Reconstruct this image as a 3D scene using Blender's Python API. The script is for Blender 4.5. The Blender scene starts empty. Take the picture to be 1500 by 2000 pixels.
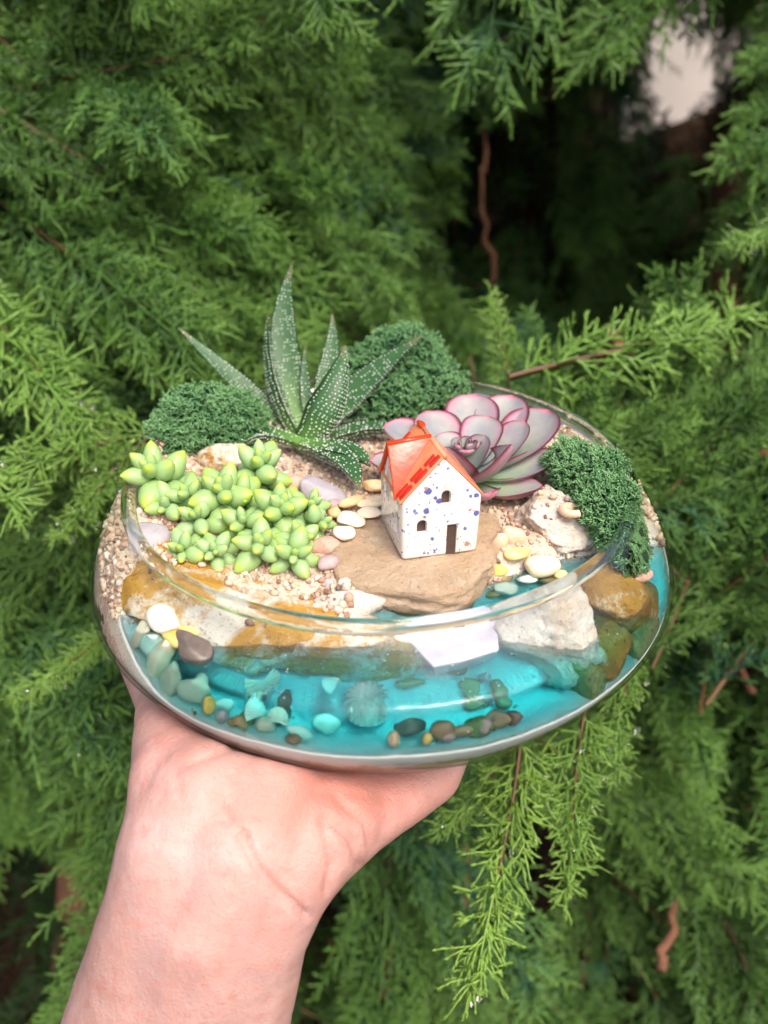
import bpy, bmesh, math, random
import numpy as np
from mathutils import Vector, Matrix, noise

# ------------------------------------------------------------------ camera
CM = 0.01
sc = bpy.context.scene
col = sc.collection
Cc = np.array([0.0, -25.8926, 13.83937])
FW = np.array([0.00430677, 0.85608777, -0.51681252])
RT = np.array([0.99991275, -0.01014046, -0.00846484])
UP = np.array([0.01248736, 0.51673098, 0.85605675])
FPX = 1550.0
def at(px, py, d):
    """point (cm) seen at photo position px,py at a depth of d cm"""
    return Cc + d * (FW + RT * ((px - 750) / FPX) - UP * ((py - 1000) / FPX))
def onz(px, py, z):
    v = FW + RT * ((px - 750) / FPX) - UP * ((py - 1000) / FPX)
    return Cc + v * ((z - Cc[2]) / v[2])
def proj(P):
    V = np.asarray(P) - Cc
    z = V @ FW
    return 750 + FPX * (V @ RT) / z, 1000 - FPX * (V @ UP) / z

cd = bpy.data.cameras.new("camera")
cam = bpy.data.objects.new("camera", cd)
col.objects.link(cam)
M = Matrix.Identity(4)
for i in range(3):
    M[i][0], M[i][1], M[i][2], M[i][3] = RT[i], UP[i], -FW[i], Cc[i] * CM
cam.matrix_world = M
cd.sensor_fit = 'VERTICAL'; cd.sensor_height = 36.0; cd.sensor_width = 27.0
cd.lens = 36.0 * FPX / 2000.0
cd.clip_start = 0.01; cd.clip_end = 100
cd.dof.use_dof = True
cd.dof.focus_distance = 0.268
cd.dof.aperture_fstop = cd.lens / 3.6
sc.camera = cam

# ------------------------------------------------------------------ light
SUN_EL, SUN_AZ = math.radians(58), math.radians(150)     # azimuth clockwise from +Y
w = bpy.data.worlds.new("World"); sc.world = w; w.use_nodes = True
wn = w.node_tree; bg = wn.nodes['Background']
sky = wn.nodes.new('ShaderNodeTexSky'); sky.sky_type = 'NISHITA'; sky.sun_disc = False
sky.sun_elevation = SUN_EL; sky.sun_rotation = SUN_AZ
sky.air_density = 1.0; sky.dust_density = 6.0; sky.ozone_density = 0.3
wn.links.new(sky.outputs[0], bg.inputs[0]); bg.inputs[1].default_value = 0.12
sd = bpy.data.lights.new("sun", 'SUN'); sd.energy = 1.2; sd.angle = math.radians(24); sd.color = (1, .96, .9)
sun = bpy.data.objects.new("sun", sd); col.objects.link(sun)
sv = Vector((math.sin(SUN_AZ) * math.cos(SUN_EL), math.cos(SUN_AZ) * math.cos(SUN_EL), math.sin(SUN_EL)))
sun.rotation_euler = sv.to_track_quat('Z', 'Y').to_euler()
sun.location = sv * 3
sc.view_settings.view_transform = 'Standard'; sc.view_settings.look = 'None'
sc.view_settings.gamma = 1.0; sc.view_settings.exposure = 1.05
cy = sc.cycles
cy.use_denoising = True
cy.max_bounces = 14; cy.diffuse_bounces = 6; cy.glossy_bounces = 5; cy.transmission_bounces = 10
cy.transparent_max_bounces = 24; cy.volume_bounces = 1
cy.caustics_reflective = False; cy.caustics_refractive = True
cy.sample_clamp_indirect = 20.0; cy.blur_glossy = 0.3
try: cy.use_adaptive_sampling = True; cy.adaptive_threshold = 0.02
except Exception: pass

# ------------------------------------------------------------------ helpers
def mesh(name, V, F, smooth=True, attrs=None, mats=None):
    me = bpy.data.meshes.new(name)
    V = np.asarray(V, dtype=np.float64) * CM
    if isinstance(F, np.ndarray):
        n, k = F.shape
        me.vertices.add(len(V)); me.vertices.foreach_set('co', V.ravel())
        me.loops.add(n * k); me.loops.foreach_set('vertex_index', F.astype(np.int32).ravel())
        me.polygons.add(n)
        me.polygons.foreach_set('loop_start', np.arange(0, n * k, k, dtype=np.int32))
        me.polygons.foreach_set('loop_total', np.full(n, k, dtype=np.int32))
        me.update(calc_edges=True)
    else:
        me.from_pydata(V.tolist(), [], [list(f) for f in F]); me.update()
    if smooth: me.polygons.foreach_set('use_smooth', np.ones(len(me.polygons), dtype=bool))
    for k, a in (attrs or {}).items():
        at_ = me.attributes.new(k, 'FLOAT', 'POINT'); at_.data.foreach_set('value', np.asarray(a, dtype=np.float32))
    return me
def link(name, me, m=None, parent=None, loc=None):
    o = bpy.data.objects.new(name, me); col.objects.link(o)
    if m is not None and me is not None and not me.materials: me.materials.append(m)
    if parent is not None: o.parent = parent
    if loc is not None: o.location = Vector(loc) * CM
    return o
def tag(o, label=None, cat=None, group=None, kind=None):
    if label: o['label'] = label
    if cat: o['category'] = cat
    if group: o['group'] = group
    if kind: o['kind'] = kind
    return o
def empty(name, loc, label, cat, group=None):
    o = link(name, None, loc=loc); o.empty_display_size = .01
    return tag(o, label, cat, group)
def nrm(v):
    v = np.asarray(v, float); return v / (np.linalg.norm(v) + 1e-12)
def ico(sub):
    bm = bmesh.new(); bmesh.ops.create_icosphere(bm, subdivisions=sub, radius=1)
    V = np.array([v.co[:] for v in bm.verts]); F = np.array([[v.index for v in f.verts] for f in bm.faces]); bm.free()
    return V, F
ICO = {k: ico(k) for k in (1, 2, 3, 4, 5)}
def fbm(P, scale, seed, octv=4):
    out = np.empty(len(P)); s = Vector((seed * 7.31, seed * 3.17, seed * 5.7))
    for i, p in enumerate(P): out[i] = noise.fractal(Vector(p) * scale + s, 1.0, 2.0, octv)
    return out
def grid_faces(nu, nv, wrap=False):
    F = []
    for i in range(nu - 1):
        for j in range(nv if wrap else nv - 1):
            k = (j + 1) % nv
            F.append((i * nv + j, (i + 1) * nv + j, (i + 1) * nv + k, i * nv + k))
    return np.array(F)
def tube(P, R, n=6, caps=True):
    P = np.asarray(P, float); m = len(P); R = np.broadcast_to(R, (m,))
    T = np.gradient(P, axis=0); T /= np.linalg.norm(T, axis=1)[:, None] + 1e-12
    a = np.array([0, 0, 1.]) if abs(T[0][2]) < .9 else np.array([1., 0, 0])
    V = []
    for i in range(m):
        a = a - T[i] * (a @ T[i]); a = nrm(a); b = np.cross(T[i], a)
        t = np.arange(n) * 2 * math.pi / n
        V.append(P[i] + R[i] * (np.outer(np.cos(t), a) + np.outer(np.sin(t), b)))
    V = np.vstack(V); F = [tuple(f) for f in grid_faces(m, n, True)]
    if caps:
        V = np.vstack([V, P[:1], P[-1:]]); k = m * n
        for j in range(n):
            F.append((j, (j + 1) % n, k)); F.append(((m - 1) * n + (j + 1) % n, (m - 1) * n + j, k + 1))
    return V, F
class MB:
    def __init__(s): s.V = []; s.F = []; s.n = 0; s.A = []
    def add(s, V, F, a=None):
        s.V.append(np.asarray(V, float)); s.F += [tuple(int(i) + s.n for i in f) for f in F]; s.n += len(V)
        s.A.append(np.full(len(V), 0. if a is None else a) if np.isscalar(a) or a is None else np.asarray(a))
    def mesh(s, name, smooth=True): return mesh(name, np.vstack(s.V), s.F, smooth, {'tint': np.concatenate(s.A)})

class Mat:
    def __init__(s, name):
        s.m = bpy.data.materials.new(name); s.m.use_nodes = True; s.t = s.m.node_tree; s.n = s.t.nodes
        s.b = s.n['Principled BSDF']; s.out = s.n['Material Output']; s._tc = None
    def set(s, **k):
        names = dict(rough='Roughness', spec='Specular IOR Level', sss='Subsurface Weight', coat='Coat Weight', ior='IOR',
                     trans='Transmission Weight', sheen='Sheen Weight', coatr='Coat Roughness')
        for a, v in k.items(): s.lk(v, s.b.inputs[names[a]])
        return s
    def lk(s, v, inp):
        if hasattr(v, 'is_output') or isinstance(v, bpy.types.NodeSocket): s.t.links.new(v, inp)
        else: inp.default_value = v if not isinstance(v, tuple) or len(v) != 3 or inp.type != 'RGBA' else (*v, 1)
    def co(s, scale=(1, 1, 1)):
        tc = s.n.new('ShaderNodeTexCoord'); mp = s.n.new('ShaderNodeMapping')
        mp.inputs['Scale'].default_value = tuple(100 * q for q in scale)
        s.t.links.new(tc.outputs['Object'], mp.inputs['Vector'])
        oi = s.n.new('ShaderNodeObjectInfo'); vm = s.n.new('ShaderNodeVectorMath'); vm.operation = 'SCALE'
        cx = s.n.new('ShaderNodeCombineXYZ'); s.t.links.new(oi.outputs['Random'], cx.inputs[0]); s.t.links.new(oi.outputs['Random'], cx.inputs[1])
        s.t.links.new(cx.outputs[0], vm.inputs[0]); vm.inputs['Scale'].default_value = 37.
        s.t.links.new(vm.outputs[0], mp.inputs['Location'])
        return mp.outputs[0]
    def noise(s, scale, detail=4, rough=.55, sc3=(1, 1, 1), dist=0.):
        n = s.n.new('ShaderNodeTexNoise'); s.t.links.new(s.co(sc3), n.inputs['Vector'])
        n.inputs['Scale'].default_value = scale; n.inputs['Detail'].default_value = detail
        n.inputs['Roughness'].default_value = rough; n.inputs['Distortion'].default_value = dist
        return n.outputs['Fac']
    def vor(s, scale, feature='F1', out='Distance', rnd=1.):
        n = s.n.new('ShaderNodeTexVoronoi'); s.t.links.new(s.co(), n.inputs['Vector']); n.feature = feature
        n.inputs['Scale'].default_value = scale; n.inputs['Randomness'].default_value = rnd
        return n.outputs[out]
    def ramp(s, f, *st):
        n = s.n.new('ShaderNodeValToRGB'); s.t.links.new(f, n.inputs[0]); e = n.color_ramp.elements
        while len(e) < len(st): e.new(.5)
        for i, (p, c) in enumerate(st):
            e[i].position = p; c = (c, c, c) if not isinstance(c, tuple) else c; e[i].color = (*c, 1)
        return n.outputs[0]
    def mix(s, f, a, b, mode='MIX'):
        n = s.n.new('ShaderNodeMix'); n.data_type = 'RGBA'; n.blend_type = mode
        s.lk(f, n.inputs[0]); s.lk(a, n.inputs[6]); s.lk(b, n.inputs[7]); return n.outputs[2]
    def math(s, op, a, b=0., c=None):
        n = s.n.new('ShaderNodeMath'); n.operation = op; s.lk(a, n.inputs[0]); s.lk(b, n.inputs[1])
        if c is not None: s.lk(c, n.inputs[2])
        return n.outputs[0]
    def attr(s, name):
        n = s.n.new('ShaderNodeAttribute'); n.attribute_name = name; return n.outputs['Fac']
    def rnd(s): return s.n.new('ShaderNodeObjectInfo').outputs['Random']
    def color(s, c): s.lk(c, s.b.inputs['Base Color']); return s
    def bump(s, h, strength=.5, dist=.001, prev=None):
        n = s.n.new('ShaderNodeBump'); s.t.links.new(h, n.inputs['Height']); n.inputs['Strength'].default_value = strength
        n.inputs['Distance'].default_value = dist
        if prev is not None: s.t.links.new(prev, n.inputs['Normal'])
        s.t.links.new(n.outputs[0], s.b.inputs['Normal']); return n.outputs[0]
    def separate_z(s):
        g = s.n.new('ShaderNodeNewGeometry'); x = s.n.new('ShaderNodeSeparateXYZ'); s.t.links.new(g.outputs['Position'], x.inputs[0]); return x.outputs[2]

# ------------------------------------------------------------------ materials
def m_thin_glass():
    s = Mat('clear_bowl_glass'); s.n.remove(s.b)
    g = s.n.new('ShaderNodeNewGeometry'); d = s.n.new('ShaderNodeVectorMath'); d.operation = 'DOT_PRODUCT'
    s.t.links.new(g.outputs['Normal'], d.inputs[0]); s.t.links.new(g.outputs['Incoming'], d.inputs[1])
    c = s.math('ABSOLUTE', d.outputs['Value'])
    f = s.math('POWER', s.math('SUBTRACT', 1., c), 5.)
    f = s.math('MULTIPLY_ADD', f, .55, .035)
    # longer way through the wall where it is seen edge-on
    tcol = s.ramp(c, (0., (.55, .66, .60)), (.12, (.86, .91, .88)), (.3, (.96, .98, .97)), (1., (.98, .99, .985)))
    tr = s.n.new('ShaderNodeBsdfTransparent'); s.t.links.new(tcol, tr.inputs[0])
    gl = s.n.new('ShaderNodeBsdfGlossy'); gl.inputs['Roughness'].default_value = 0.02
    mx = s.n.new('ShaderNodeMixShader'); s.t.links.new(f, mx.inputs[0]); s.t.links.new(tr.outputs[0], mx.inputs[1]); s.t.links.new(gl.outputs[0], mx.inputs[2])
    s.t.links.new(mx.outputs[0], s.out.inputs['Surface']); return s.m
def m_glass(name, ior=1.5, colr=(1, 1, 1), rough=0., bumpy=0.):
    s = Mat(name); s.n.remove(s.b); g = s.n.new('ShaderNodeBsdfGlass'); g.inputs['IOR'].default_value = ior
    g.inputs['Roughness'].default_value = rough; g.inputs['Color'].default_value = (*colr, 1)
    if bumpy:
        b = s.n.new('ShaderNodeBump'); s.t.links.new(s.noise(1.3, 2), b.inputs['Height']); b.inputs['Strength'].default_value = bumpy; b.inputs['Distance'].default_value = .001
        s.t.links.new(b.outputs[0], g.inputs['Normal'])
    s.t.links.new(g.outputs[0], s.out.inputs['Surface']); return s
GLASS = m_thin_glass()
RIMG = m_glass('rim_glass', 1.5, (.97, .99, .97)).m
_r = m_glass('turquoise_resin', 1.42, (1, 1, 1), 0., .35)
va = _r.n.new('ShaderNodeVolumeAbsorption'); va.inputs['Color'].default_value = (.01, .93, .972, 1); va.inputs['Density'].default_value = 95.
_r.t.links.new(va.outputs[0], _r.out.inputs['Volume']); RESIN = _r.m
DROP = m_glass('water_drop', 1.45).m

def rockmat(name, base, second, third, sc1=.7, sc2=2.5, bumps=.7, rough=.75, t1=(.42, .58), t2=(.55, .68), specks=None, stretch=(1, 1, 1), spec=.3):
    s = Mat(name)
    a = s.mix(s.ramp(s.noise(sc1, 9, .74, stretch, .4), (t1[0], 0.), (t1[1], 1.)), base, second)
    a = s.mix(s.ramp(s.noise(sc2, 8, .78, stretch), (t2[0], 0.), (t2[1], 1.)), a, third)
    if specks: a = s.mix(s.ramp(s.noise(7, 5, .75), (.58, 0.), (.68, 1.)), a, specks)
    s.color(a).set(rough=rough, spec=spec)
    n1 = s.bump(s.noise(3.5, 9, .72, stretch), bumps, .0030)
    s.bump(s.noise(16, 5, .7), bumps * .9, .0008, n1)
    return s.m
OCHRE = rockmat('ochre_limestone', (.92, .85, .72), (.66, .35, .055), (.42, .19, .025), .30, 1.1, .8, .8, (.455, .545), (.57, .64), (.30, .17, .07))
GOLDR = rockmat('golden_brown_stone', (.60, .35, .07), (.45, .24, .06), (.72, .62, .45), .6, .9, .9, .7, (.40, .62), (.56, .66), (.15, .09, .05))
CREAM = rockmat('cream_limestone', (.93, .88, .80), (.78, .60, .44), (.55, .33, .17), .5, 1.3, .9, .8, (.48, .66), (.60, .74), (.45, .30, .2))
SLAB = rockmat('tan_sandstone', (.78, .59, .42), (.62, .41, .23), (.90, .77, .62), .35, .8, .95, .62, (.38, .66), (.55, .72), (.36, .21, .11), (1, 1, 3.5))
GREENR = rockmat('algae_green_stone', (.34, .44, .2), (.18, .26, .10), (.62, .52, .22), .8, 1.6, .8, .7, (.42, .6), (.54, .66), (.07, .09, .04))
def pebmat(name, a, b, rough=.5, sc=1.2, spec=.4, stretch=(1, 1, 1), specks=None):
    return rockmat(name, a, b, tuple(.6 * x + .4 * y for x, y in zip(a, b)), sc, sc * 3, .16, rough, (.4, .65), (.5, .7), specks, stretch, spec)
PEB = dict(
    grey=pebmat('grey_pebble', (.36, .32, .35), (.48, .44, .46), .6),
    mauve=pebmat('mauve_pebble', (.40, .29, .29), (.50, .38, .37), .6),
    pink=pebmat('pink_pebble', (.66, .40, .31), (.55, .31, .25), .6, specks=(.30, .16, .14)),
    cream=pebmat('cream_pebble', (.86, .76, .60), (.80, .60, .36), .5),
    white=pebmat('white_pebble', (.86, .81, .74), (.78, .68, .56), .5),
    orange=pebmat('orange_pebble', (.76, .46, .20), (.82, .60, .36), .45),
    peach=pebmat('peach_pebble', (.82, .60, .43), (.78, .52, .34), .4),
    yellow=pebmat('yellow_pebble', (.80, .54, .12), (.86, .70, .34), .25),
    olive=pebmat('olive_pebble', (.33, .25, .12), (.45, .36, .18), .3),
    dark=pebmat('dark_brown_pebble', (.13, .09, .07), (.22, .15, .12), .12, .8, .6, (1, 1, 4)),
    brown=pebmat('brown_pebble', (.27, .17, .10), (.38, .26, .16), .4),
    mint=pebmat('mint_pebble', (.55, .76, .70), (.66, .80, .70), .35),
    sage=pebmat('sage_pebble', (.58, .58, .46), (.50, .46, .34), .4),
    capshell=pebmat('grey_green_shell', (.30, .33, .30), (.55, .58, .52), .3, 2.2),
    shell=pebmat('ivory_shell', (.84, .76, .64), (.76, .60, .44), .35, .6),
)
def m_sand():
    s = Mat('layered_sand')
    d = s.attr('depth')                      # cm below the top of the bed
    n = s.noise(2.2, 5, .6); gr = s.noise(14, 4, .7)
    top = s.mix(s.ramp(s.noise(.5, 4), (.4, 0.), (.62, 1.)), (.62, .44, .32), (.34, .19, .13))
    top = s.mix(s.ramp(gr, (.35, 0.), (.65, 1.)), top, (.80, .68, .54))
    whites = s.mix(gr, (.66, .72, .72), (.90, .92, .92))
    wet = s.attr('wet')
    lay = s.mix(wet, top, whites)
    dd = s.math('ADD', d, s.math('MULTIPLY', s.math('SUBTRACT', s.noise(1.3, 9, .75), .5), 3.0))
    pink = s.mix(s.ramp(s.noise(7, 6, .8), (.40, 0.), (.62, 1.)), (.52, .32, .25), (.90, .68, .58))
    pink = s.mix(s.ramp(s.noise(1.2, 6, .7), (.5, 0.), (.6, .75)), pink, (.55, .36, .26))
    soil = s.mix(gr, (.03, .02, .018), (.14, .09, .08))
    c = s.mix(s.ramp(dd, (.70, 0.), (.85, 1.)), lay, pink)
    c = s.mix(s.math('MULTIPLY', s.ramp(s.math('MULTIPLY', dd, .25), (.46, 0.), (.50, 1.)), s.attr('soil')), c, soil)
    s.color(c).set(rough=.85, spec=.25)
    s.bump(gr, .9, .001); return s.m
SAND = m_sand()
def m_grain():
    s = Mat('gravel_grains'); t = s.attr('tint')
    c = s.ramp(t, (0., (.50, .35, .25)), (.22, (.70, .56, .42)), (.4, (.42, .25, .17)), (.55, (.24, .13, .09)), (.7, (.60, .42, .29)), (.85, (.80, .70, .58)), (1., (.16, .11, .10)))
    s.n[-1]; s.color(s.mix(.5, c, s.mix(s.noise(9, 3), (.5, .36, .26), (.9, .8, .7)), 'MULTIPLY') if False else c).set(rough=.7, spec=.3)
    s.bump(s.noise(12, 3), .5, .0006); return s.m
GRAIN = m_grain()
def m_soil():
    s = Mat('dark_soil'); s.color(s.mix(s.ramp(s.noise(.12, 6, .7), (.4, 0.), (.6, 1.)), (.035, .022, .013), (.10, .06, .035))).set(rough=.95, spec=.1)
    s.bump(s.noise(.6, 8, .7), 1, .02); return s.m
SOIL = m_soil()
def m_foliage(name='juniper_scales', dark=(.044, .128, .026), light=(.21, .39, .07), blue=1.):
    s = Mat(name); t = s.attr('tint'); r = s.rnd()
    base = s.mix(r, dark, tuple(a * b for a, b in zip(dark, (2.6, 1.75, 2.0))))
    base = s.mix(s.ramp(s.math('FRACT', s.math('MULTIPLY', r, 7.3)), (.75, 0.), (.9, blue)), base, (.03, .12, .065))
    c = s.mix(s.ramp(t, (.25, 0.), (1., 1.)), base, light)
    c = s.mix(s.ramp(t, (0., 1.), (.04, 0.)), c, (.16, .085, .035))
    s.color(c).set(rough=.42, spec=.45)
    tr = s.n.new('ShaderNodeBsdfTranslucent'); s.t.links.new(c, tr.inputs[0])
    mx = s.n.new('ShaderNodeMixShader'); mx.inputs[0].default_value = .25
    s.t.links.new(s.b.outputs[0], mx.inputs[1]); s.t.links.new(tr.outputs[0], mx.inputs[2]); s.t.links.new(mx.outputs[0], s.out.inputs['Surface'])
    return s.m
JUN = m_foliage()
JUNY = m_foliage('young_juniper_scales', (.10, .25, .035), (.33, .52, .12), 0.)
def m_bark():
    s = Mat('reddish_bark'); s.color(s.mix(s.noise(1.5, 6, .7, (1, 1, .3)), (.10, .04, .022), (.30, .13, .065))).set(rough=.85); s.bump(s.noise(2, 6, .7), .8, .003); return s.m
BARK = m_bark()
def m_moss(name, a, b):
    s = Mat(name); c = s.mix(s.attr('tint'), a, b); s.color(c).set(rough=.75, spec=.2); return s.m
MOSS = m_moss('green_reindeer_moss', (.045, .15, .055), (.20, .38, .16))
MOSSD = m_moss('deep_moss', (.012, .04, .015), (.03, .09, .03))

# ------------------------------------------------------------------ bowl
def _prof():
    R, h1, H, rb, n1, n2 = 10.876, 3.063, 6.82, 6.98, 1.362, 1.429
    t = np.linspace(0, math.pi / 2, 30)
    u = [(9 + (R - 9) * math.sin(a) ** (2 / n1), -h1 * (1 - max(math.cos(a), 0) ** (2 / n1))) for a in t]
    l = [(rb + (R - rb) * max(math.cos(a), 0) ** (2 / n2), -h1 - (H - h1) * math.sin(a) ** (2 / n2)) for a in t[1:]]
    l = [q for q in l if q[1] > -6.0]
    r0 = l[-1][0]
    l += [(r0 - .35, -6.22), (r0 - .9, -6.33), (r0 - 2, -6.36), (3, -6.36)]
    return np.array(u + l)
PROF = _prof()
def rp(z): return np.interp(-np.asarray(z, float), -PROF[:, 1], PROF[:, 0])
ZW = -1.78
def revolve(pr, n=160, close_bottom=True):
    t = np.arange(n) * 2 * math.pi / n
    V = np.stack([pr[:, None, 0] * np.cos(t), pr[:, None, 0] * np.sin(t), pr[:, None, 1] + 0 * t], -1).reshape(-1, 3)
    F = [tuple(f) for f in grid_faces(len(pr), n, True)]
    if close_bottom:
        V = np.vstack([V, [[0, 0, pr[-1, 1]]]]); k = len(V) - 1; b = (len(pr) - 1) * n
        F += [(b + (j + 1) % n, b + j, k)[::-1] for j in range(n)]
    return V, F
bowl = empty('glass_bowl', (0, 0, -6.36), 'wide squat clear glass bowl holding the whole miniature landscape', 'bowl')
off = np.array([0, 0, 6.36])
V, F = revolve(PROF); w_ = MB(); w_.add(V + off, F)
pi = PROF.copy(); pi[:, 0] -= .12; pi[:, 1] += np.clip((-PROF[:, 1] - 4) / 2.3, 0, 1) * .12
V, F = revolve(pi); w_.add(V + off, [f[::-1] for f in F])
link('wall', w_.mesh('bowl_wall'), GLASS, bowl)
a = np.arange(20) * 2 * math.pi / 20
sec = np.stack([9.0 + .25 * np.cos(a) + .05 * np.sin(a), .0 + .28 * np.sin(a)], -1)
sec = np.vstack([sec, sec[:1]])
n = 256; t = np.arange(n) * 2 * math.pi / n
wob = 1 + .0016 * np.sin(3 * t + 1) + .001 * np.sin(7 * t)
V = np.stack([sec[:-1, None, 0] * np.cos(t) * wob, sec[:-1, None, 0] * np.sin(t) * wob, sec[:-1, None, 1] + .012 * np.sin(5 * t)], -1).reshape(-1, 3)
F = [(i * n + j, i * n + (j + 1) % n, ((i + 1) % 20) * n + (j + 1) % n, ((i + 1) % 20) * n + j) for i in range(20) for j in range(n)]
link('rim', mesh('bowl_rim', V + off, F), RIMG, bowl)

# ------------------------------------------------------------------ sand bed
SX = [-11, -9.3, -8, -5, -1, 2, 4.2, 6, 8, 9.6, 11]
SY = [-3.6, -5.0, -5.6, -5.9, -6.0, -5.6, -4.3, -3.4, -2.9, -2.4, -2.0]
def sstep(a, b, x):
    t = np.clip((x - a) / (b - a), 0, 1); return t * t * (3 - 2 * t)
def hgt(x, y):
    x = np.asarray(x, float); y = np.asarray(y, float)
    s = y - np.interp(x, SX, SY)
    r = np.hypot(x, y)
    land = -1.15 + .55 * sstep(6, 10, r) * sstep(-5, 0, y) + .35 * sstep(-4, -9, x) * sstep(-8, -4, y) + .12 * np.sin(x * .9 + 1) * np.cos(y * .8)
    floor = -3.22 + 1.4 * sstep(-4.5, -9.5, x) * sstep(-10.5, -6, y) + .05 * np.sin(x * 1.3) + .04 * np.cos(y * 1.7 + x)
    return floor + (land - floor) * sstep(-1.1, .7, s)
nr, nt = 70, 200
tt = np.arange(nt) * 2 * math.pi / nt
rows = []; dep = []; wet = []; soil = []
for i in range(nr):
    fr = (i / (nr - 1)) ** .8
    X = fr * np.cos(tt); Y = fr * np.sin(tt)
    # radius of the glass where the surface meets it, solved by a few steps
    z = np.full(nt, -1.5)
    for _ in range(6): rad = rp(np.minimum(z, -.05)) - .15; z = hgt(rad * np.cos(tt), rad * np.sin(tt))
    zz = hgt(X * rad, Y * rad)
    zz = zz + .05 * np.array([noise.fractal(Vector((a_, b_, 3.)) * 1.7, 1, 2, 4) for a_, b_ in zip(X * rad, Y * rad)])
    rows.append(np.stack([X * rad, Y * rad, zz], -1)); dep.append(np.zeros(nt))
    s_ = Y * rad - np.interp(X * rad, SX, SY); wet.append(1 - sstep(-.3, .5, s_)); soil.append(np.zeros(nt))
ztop = rows[-1][:, 2]
sl = np.clip(sstep(.25, -.9, np.cos(tt)), 0, 1) * .98 + .02
for k in range(1, 26):
    q = k / 25; z = ztop + (-6.15 - ztop) * q; rad = rp(z) - .15
    rows.append(np.stack([rad * np.cos(tt), rad * np.sin(tt), z], -1)); dep.append(ztop - z)
    wet.append(wet[nr - 1] * sstep(-9.2, -5.5, rows[-1][:, 0])); soil.append(sl)
V = np.vstack(rows); F = [tuple(f) for f in grid_faces(len(rows), nt, True)]
V = np.vstack([V, [[0, 0, -6.15]]]); b = (len(rows) - 1) * nt
F += [(b + j, b + (j + 1) % nt, len(V) - 1) for j in range(nt)]
cz = lambda L: np.concatenate([np.concatenate(L), [0.]])
sand = link('sand_bed', mesh('sand_bed', V, F, True, {'depth': cz(dep), 'wet': cz(wet), 'soil': cz(soil)}), SAND)
tag(sand, 'layered bed of pale sand and dark soil filling the glass bowl', 'sand', kind='stuff')

# resin water
zs = np.linspace(ZW, -4.0, 14); pr = [(r, ZW) for r in np.linspace(.01, rp(ZW) - .17, 24)[:-1]] + [(rp(z) - .17, z) for z in zs]
pr = np.array(pr + [(r, -4.0) for r in np.linspace(rp(-4.0) - .17, .01, 6)[1:]])
V, F = revolve(pr, 200, False)
resin = link('resin_water', mesh('resin_water', V, F), RESIN)
tag(resin, 'clear turquoise resin pond along the front and right of the bowl', 'resin water', kind='stuff')

# ------------------------------------------------------------------ stones
rng = np.random.default_rng(5)
def rot(ax, ang): return np.array(Matrix.Rotation(ang, 3, Vector(ax)))
def euler(rx, ry, rz): return rot((0, 0, 1), math.radians(rz)) @ rot((0, 1, 0), math.radians(ry)) @ rot((1, 0, 0), math.radians(rx))
def stone_mesh(seed, size, sub=4, cuts=9, rough=.10, cutd=(.55, .85), power=2.0, fine=.02):
    V, F = ICO[sub]; V = V.copy(); r = np.random.default_rng(seed)
    for _ in range(cuts):
        nn = nrm(r.normal(size=3)); d = r.uniform(*cutd); ex = V @ nn - d; k = ex > 0
        V[k] -= np.outer(ex[k] * .93, nn)
    if power != 2.0: V = np.sign(V) * np.abs(V) ** (2 / power)
    V *= (1 + rough * fbm(V, 1.3, seed, 3) + fine * fbm(V, 5., seed + 3, 5))[:, None]
    return V * np.asarray(size) / 1., F
def stone(name, P, size, m, label, cat='stone', seed=1, eul=(0, 0, 0), group=None, **kw):
    V, F = stone_mesh(seed, size, **kw); V = V @ euler(*eul).T
    W = V + np.asarray(P); z_ = np.clip(W[:, 2], -6.1, -.02); q_ = np.hypot(W[:, 0], W[:, 1]); k_ = np.minimum(1, (rp(z_) - .22) / np.maximum(q_, .01))
    W[:, 0] *= k_; W[:, 1] *= k_; V = W - np.asarray(P)
    lo = V[:, 2].min()
    o = link(name, mesh(name, V - [0, 0, lo], F), m, loc=np.asarray(P) + [0, 0, lo])
    return tag(o, label, cat, group)

# big stones: centre (cm), half sizes
stone('ochre_rock', (-5.1, -5.85, -1.7), (4.7, 2.3, 1.25), OCHRE, 'large cream and ochre rock along the front left shore under the green sedum', 'rock', 11, (16, 8, -17), sub=5, cuts=8, rough=.16, fine=.085)
stone('shelf_rock', (-1.3, -7.0, -2.55), (3.1, 1.75, .95), OCHRE, 'yellow green rock shelf sinking under the blue resin at front centre', 'rock', 23, (16, 2, -4), sub=5, cuts=7, rough=.14, fine=.085)
stone('cream_rock', (-1.1, -5.75, -1.6), (1.6, .8, .65), CREAM, 'white crumbly rock between the ochre rock and the sandstone slab', 'rock', 31, (0, 0, 10), sub=4, cuts=6, rough=.14, fine=.085)
stone('cream_rock', (5.05, -7.0, -1.85), (1.45, 1.6, 1.55), CREAM, 'tall white topped rock standing in the resin below the right of the slab', 'rock', 42, (10, -12, 30), sub=5, cuts=9, rough=.13, fine=.085)
stone('golden_rock', (6.5, -7.0, -2.8), (1.35, 1.2, .9), GOLDR, 'golden brown rock half sunk in resin against the tall white rock', 'rock', 44, (6, 12, -20), sub=5, cuts=8, rough=.12, fine=.04)
stone('golden_rock', (7.7, -5.35, -2.05), (1.6, 1.45, 1.05), GOLDR, 'round golden brown rock resting in the resin under the right rim', 'rock', 47, (10, 0, -25), sub=5, cuts=6, rough=.10, fine=.04)
stone('cream_rock', (6.2, -2.0, -.95), (2.0, 1.45, .8), CREAM, 'broad white and tan rock between the house slab and the right moss', 'rock', 52, (8, 10, -30), sub=5, cuts=9, rough=.15, fine=.085)
stone('green_rock', (8.2, -5.9, -3.0), (.95, .8, .9), GREENR, 'green rock under the resin seen through the right side glass', 'rock', 61, (0, 0, 20), sub=4, cuts=7, rough=.14, fine=.04)
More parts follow.
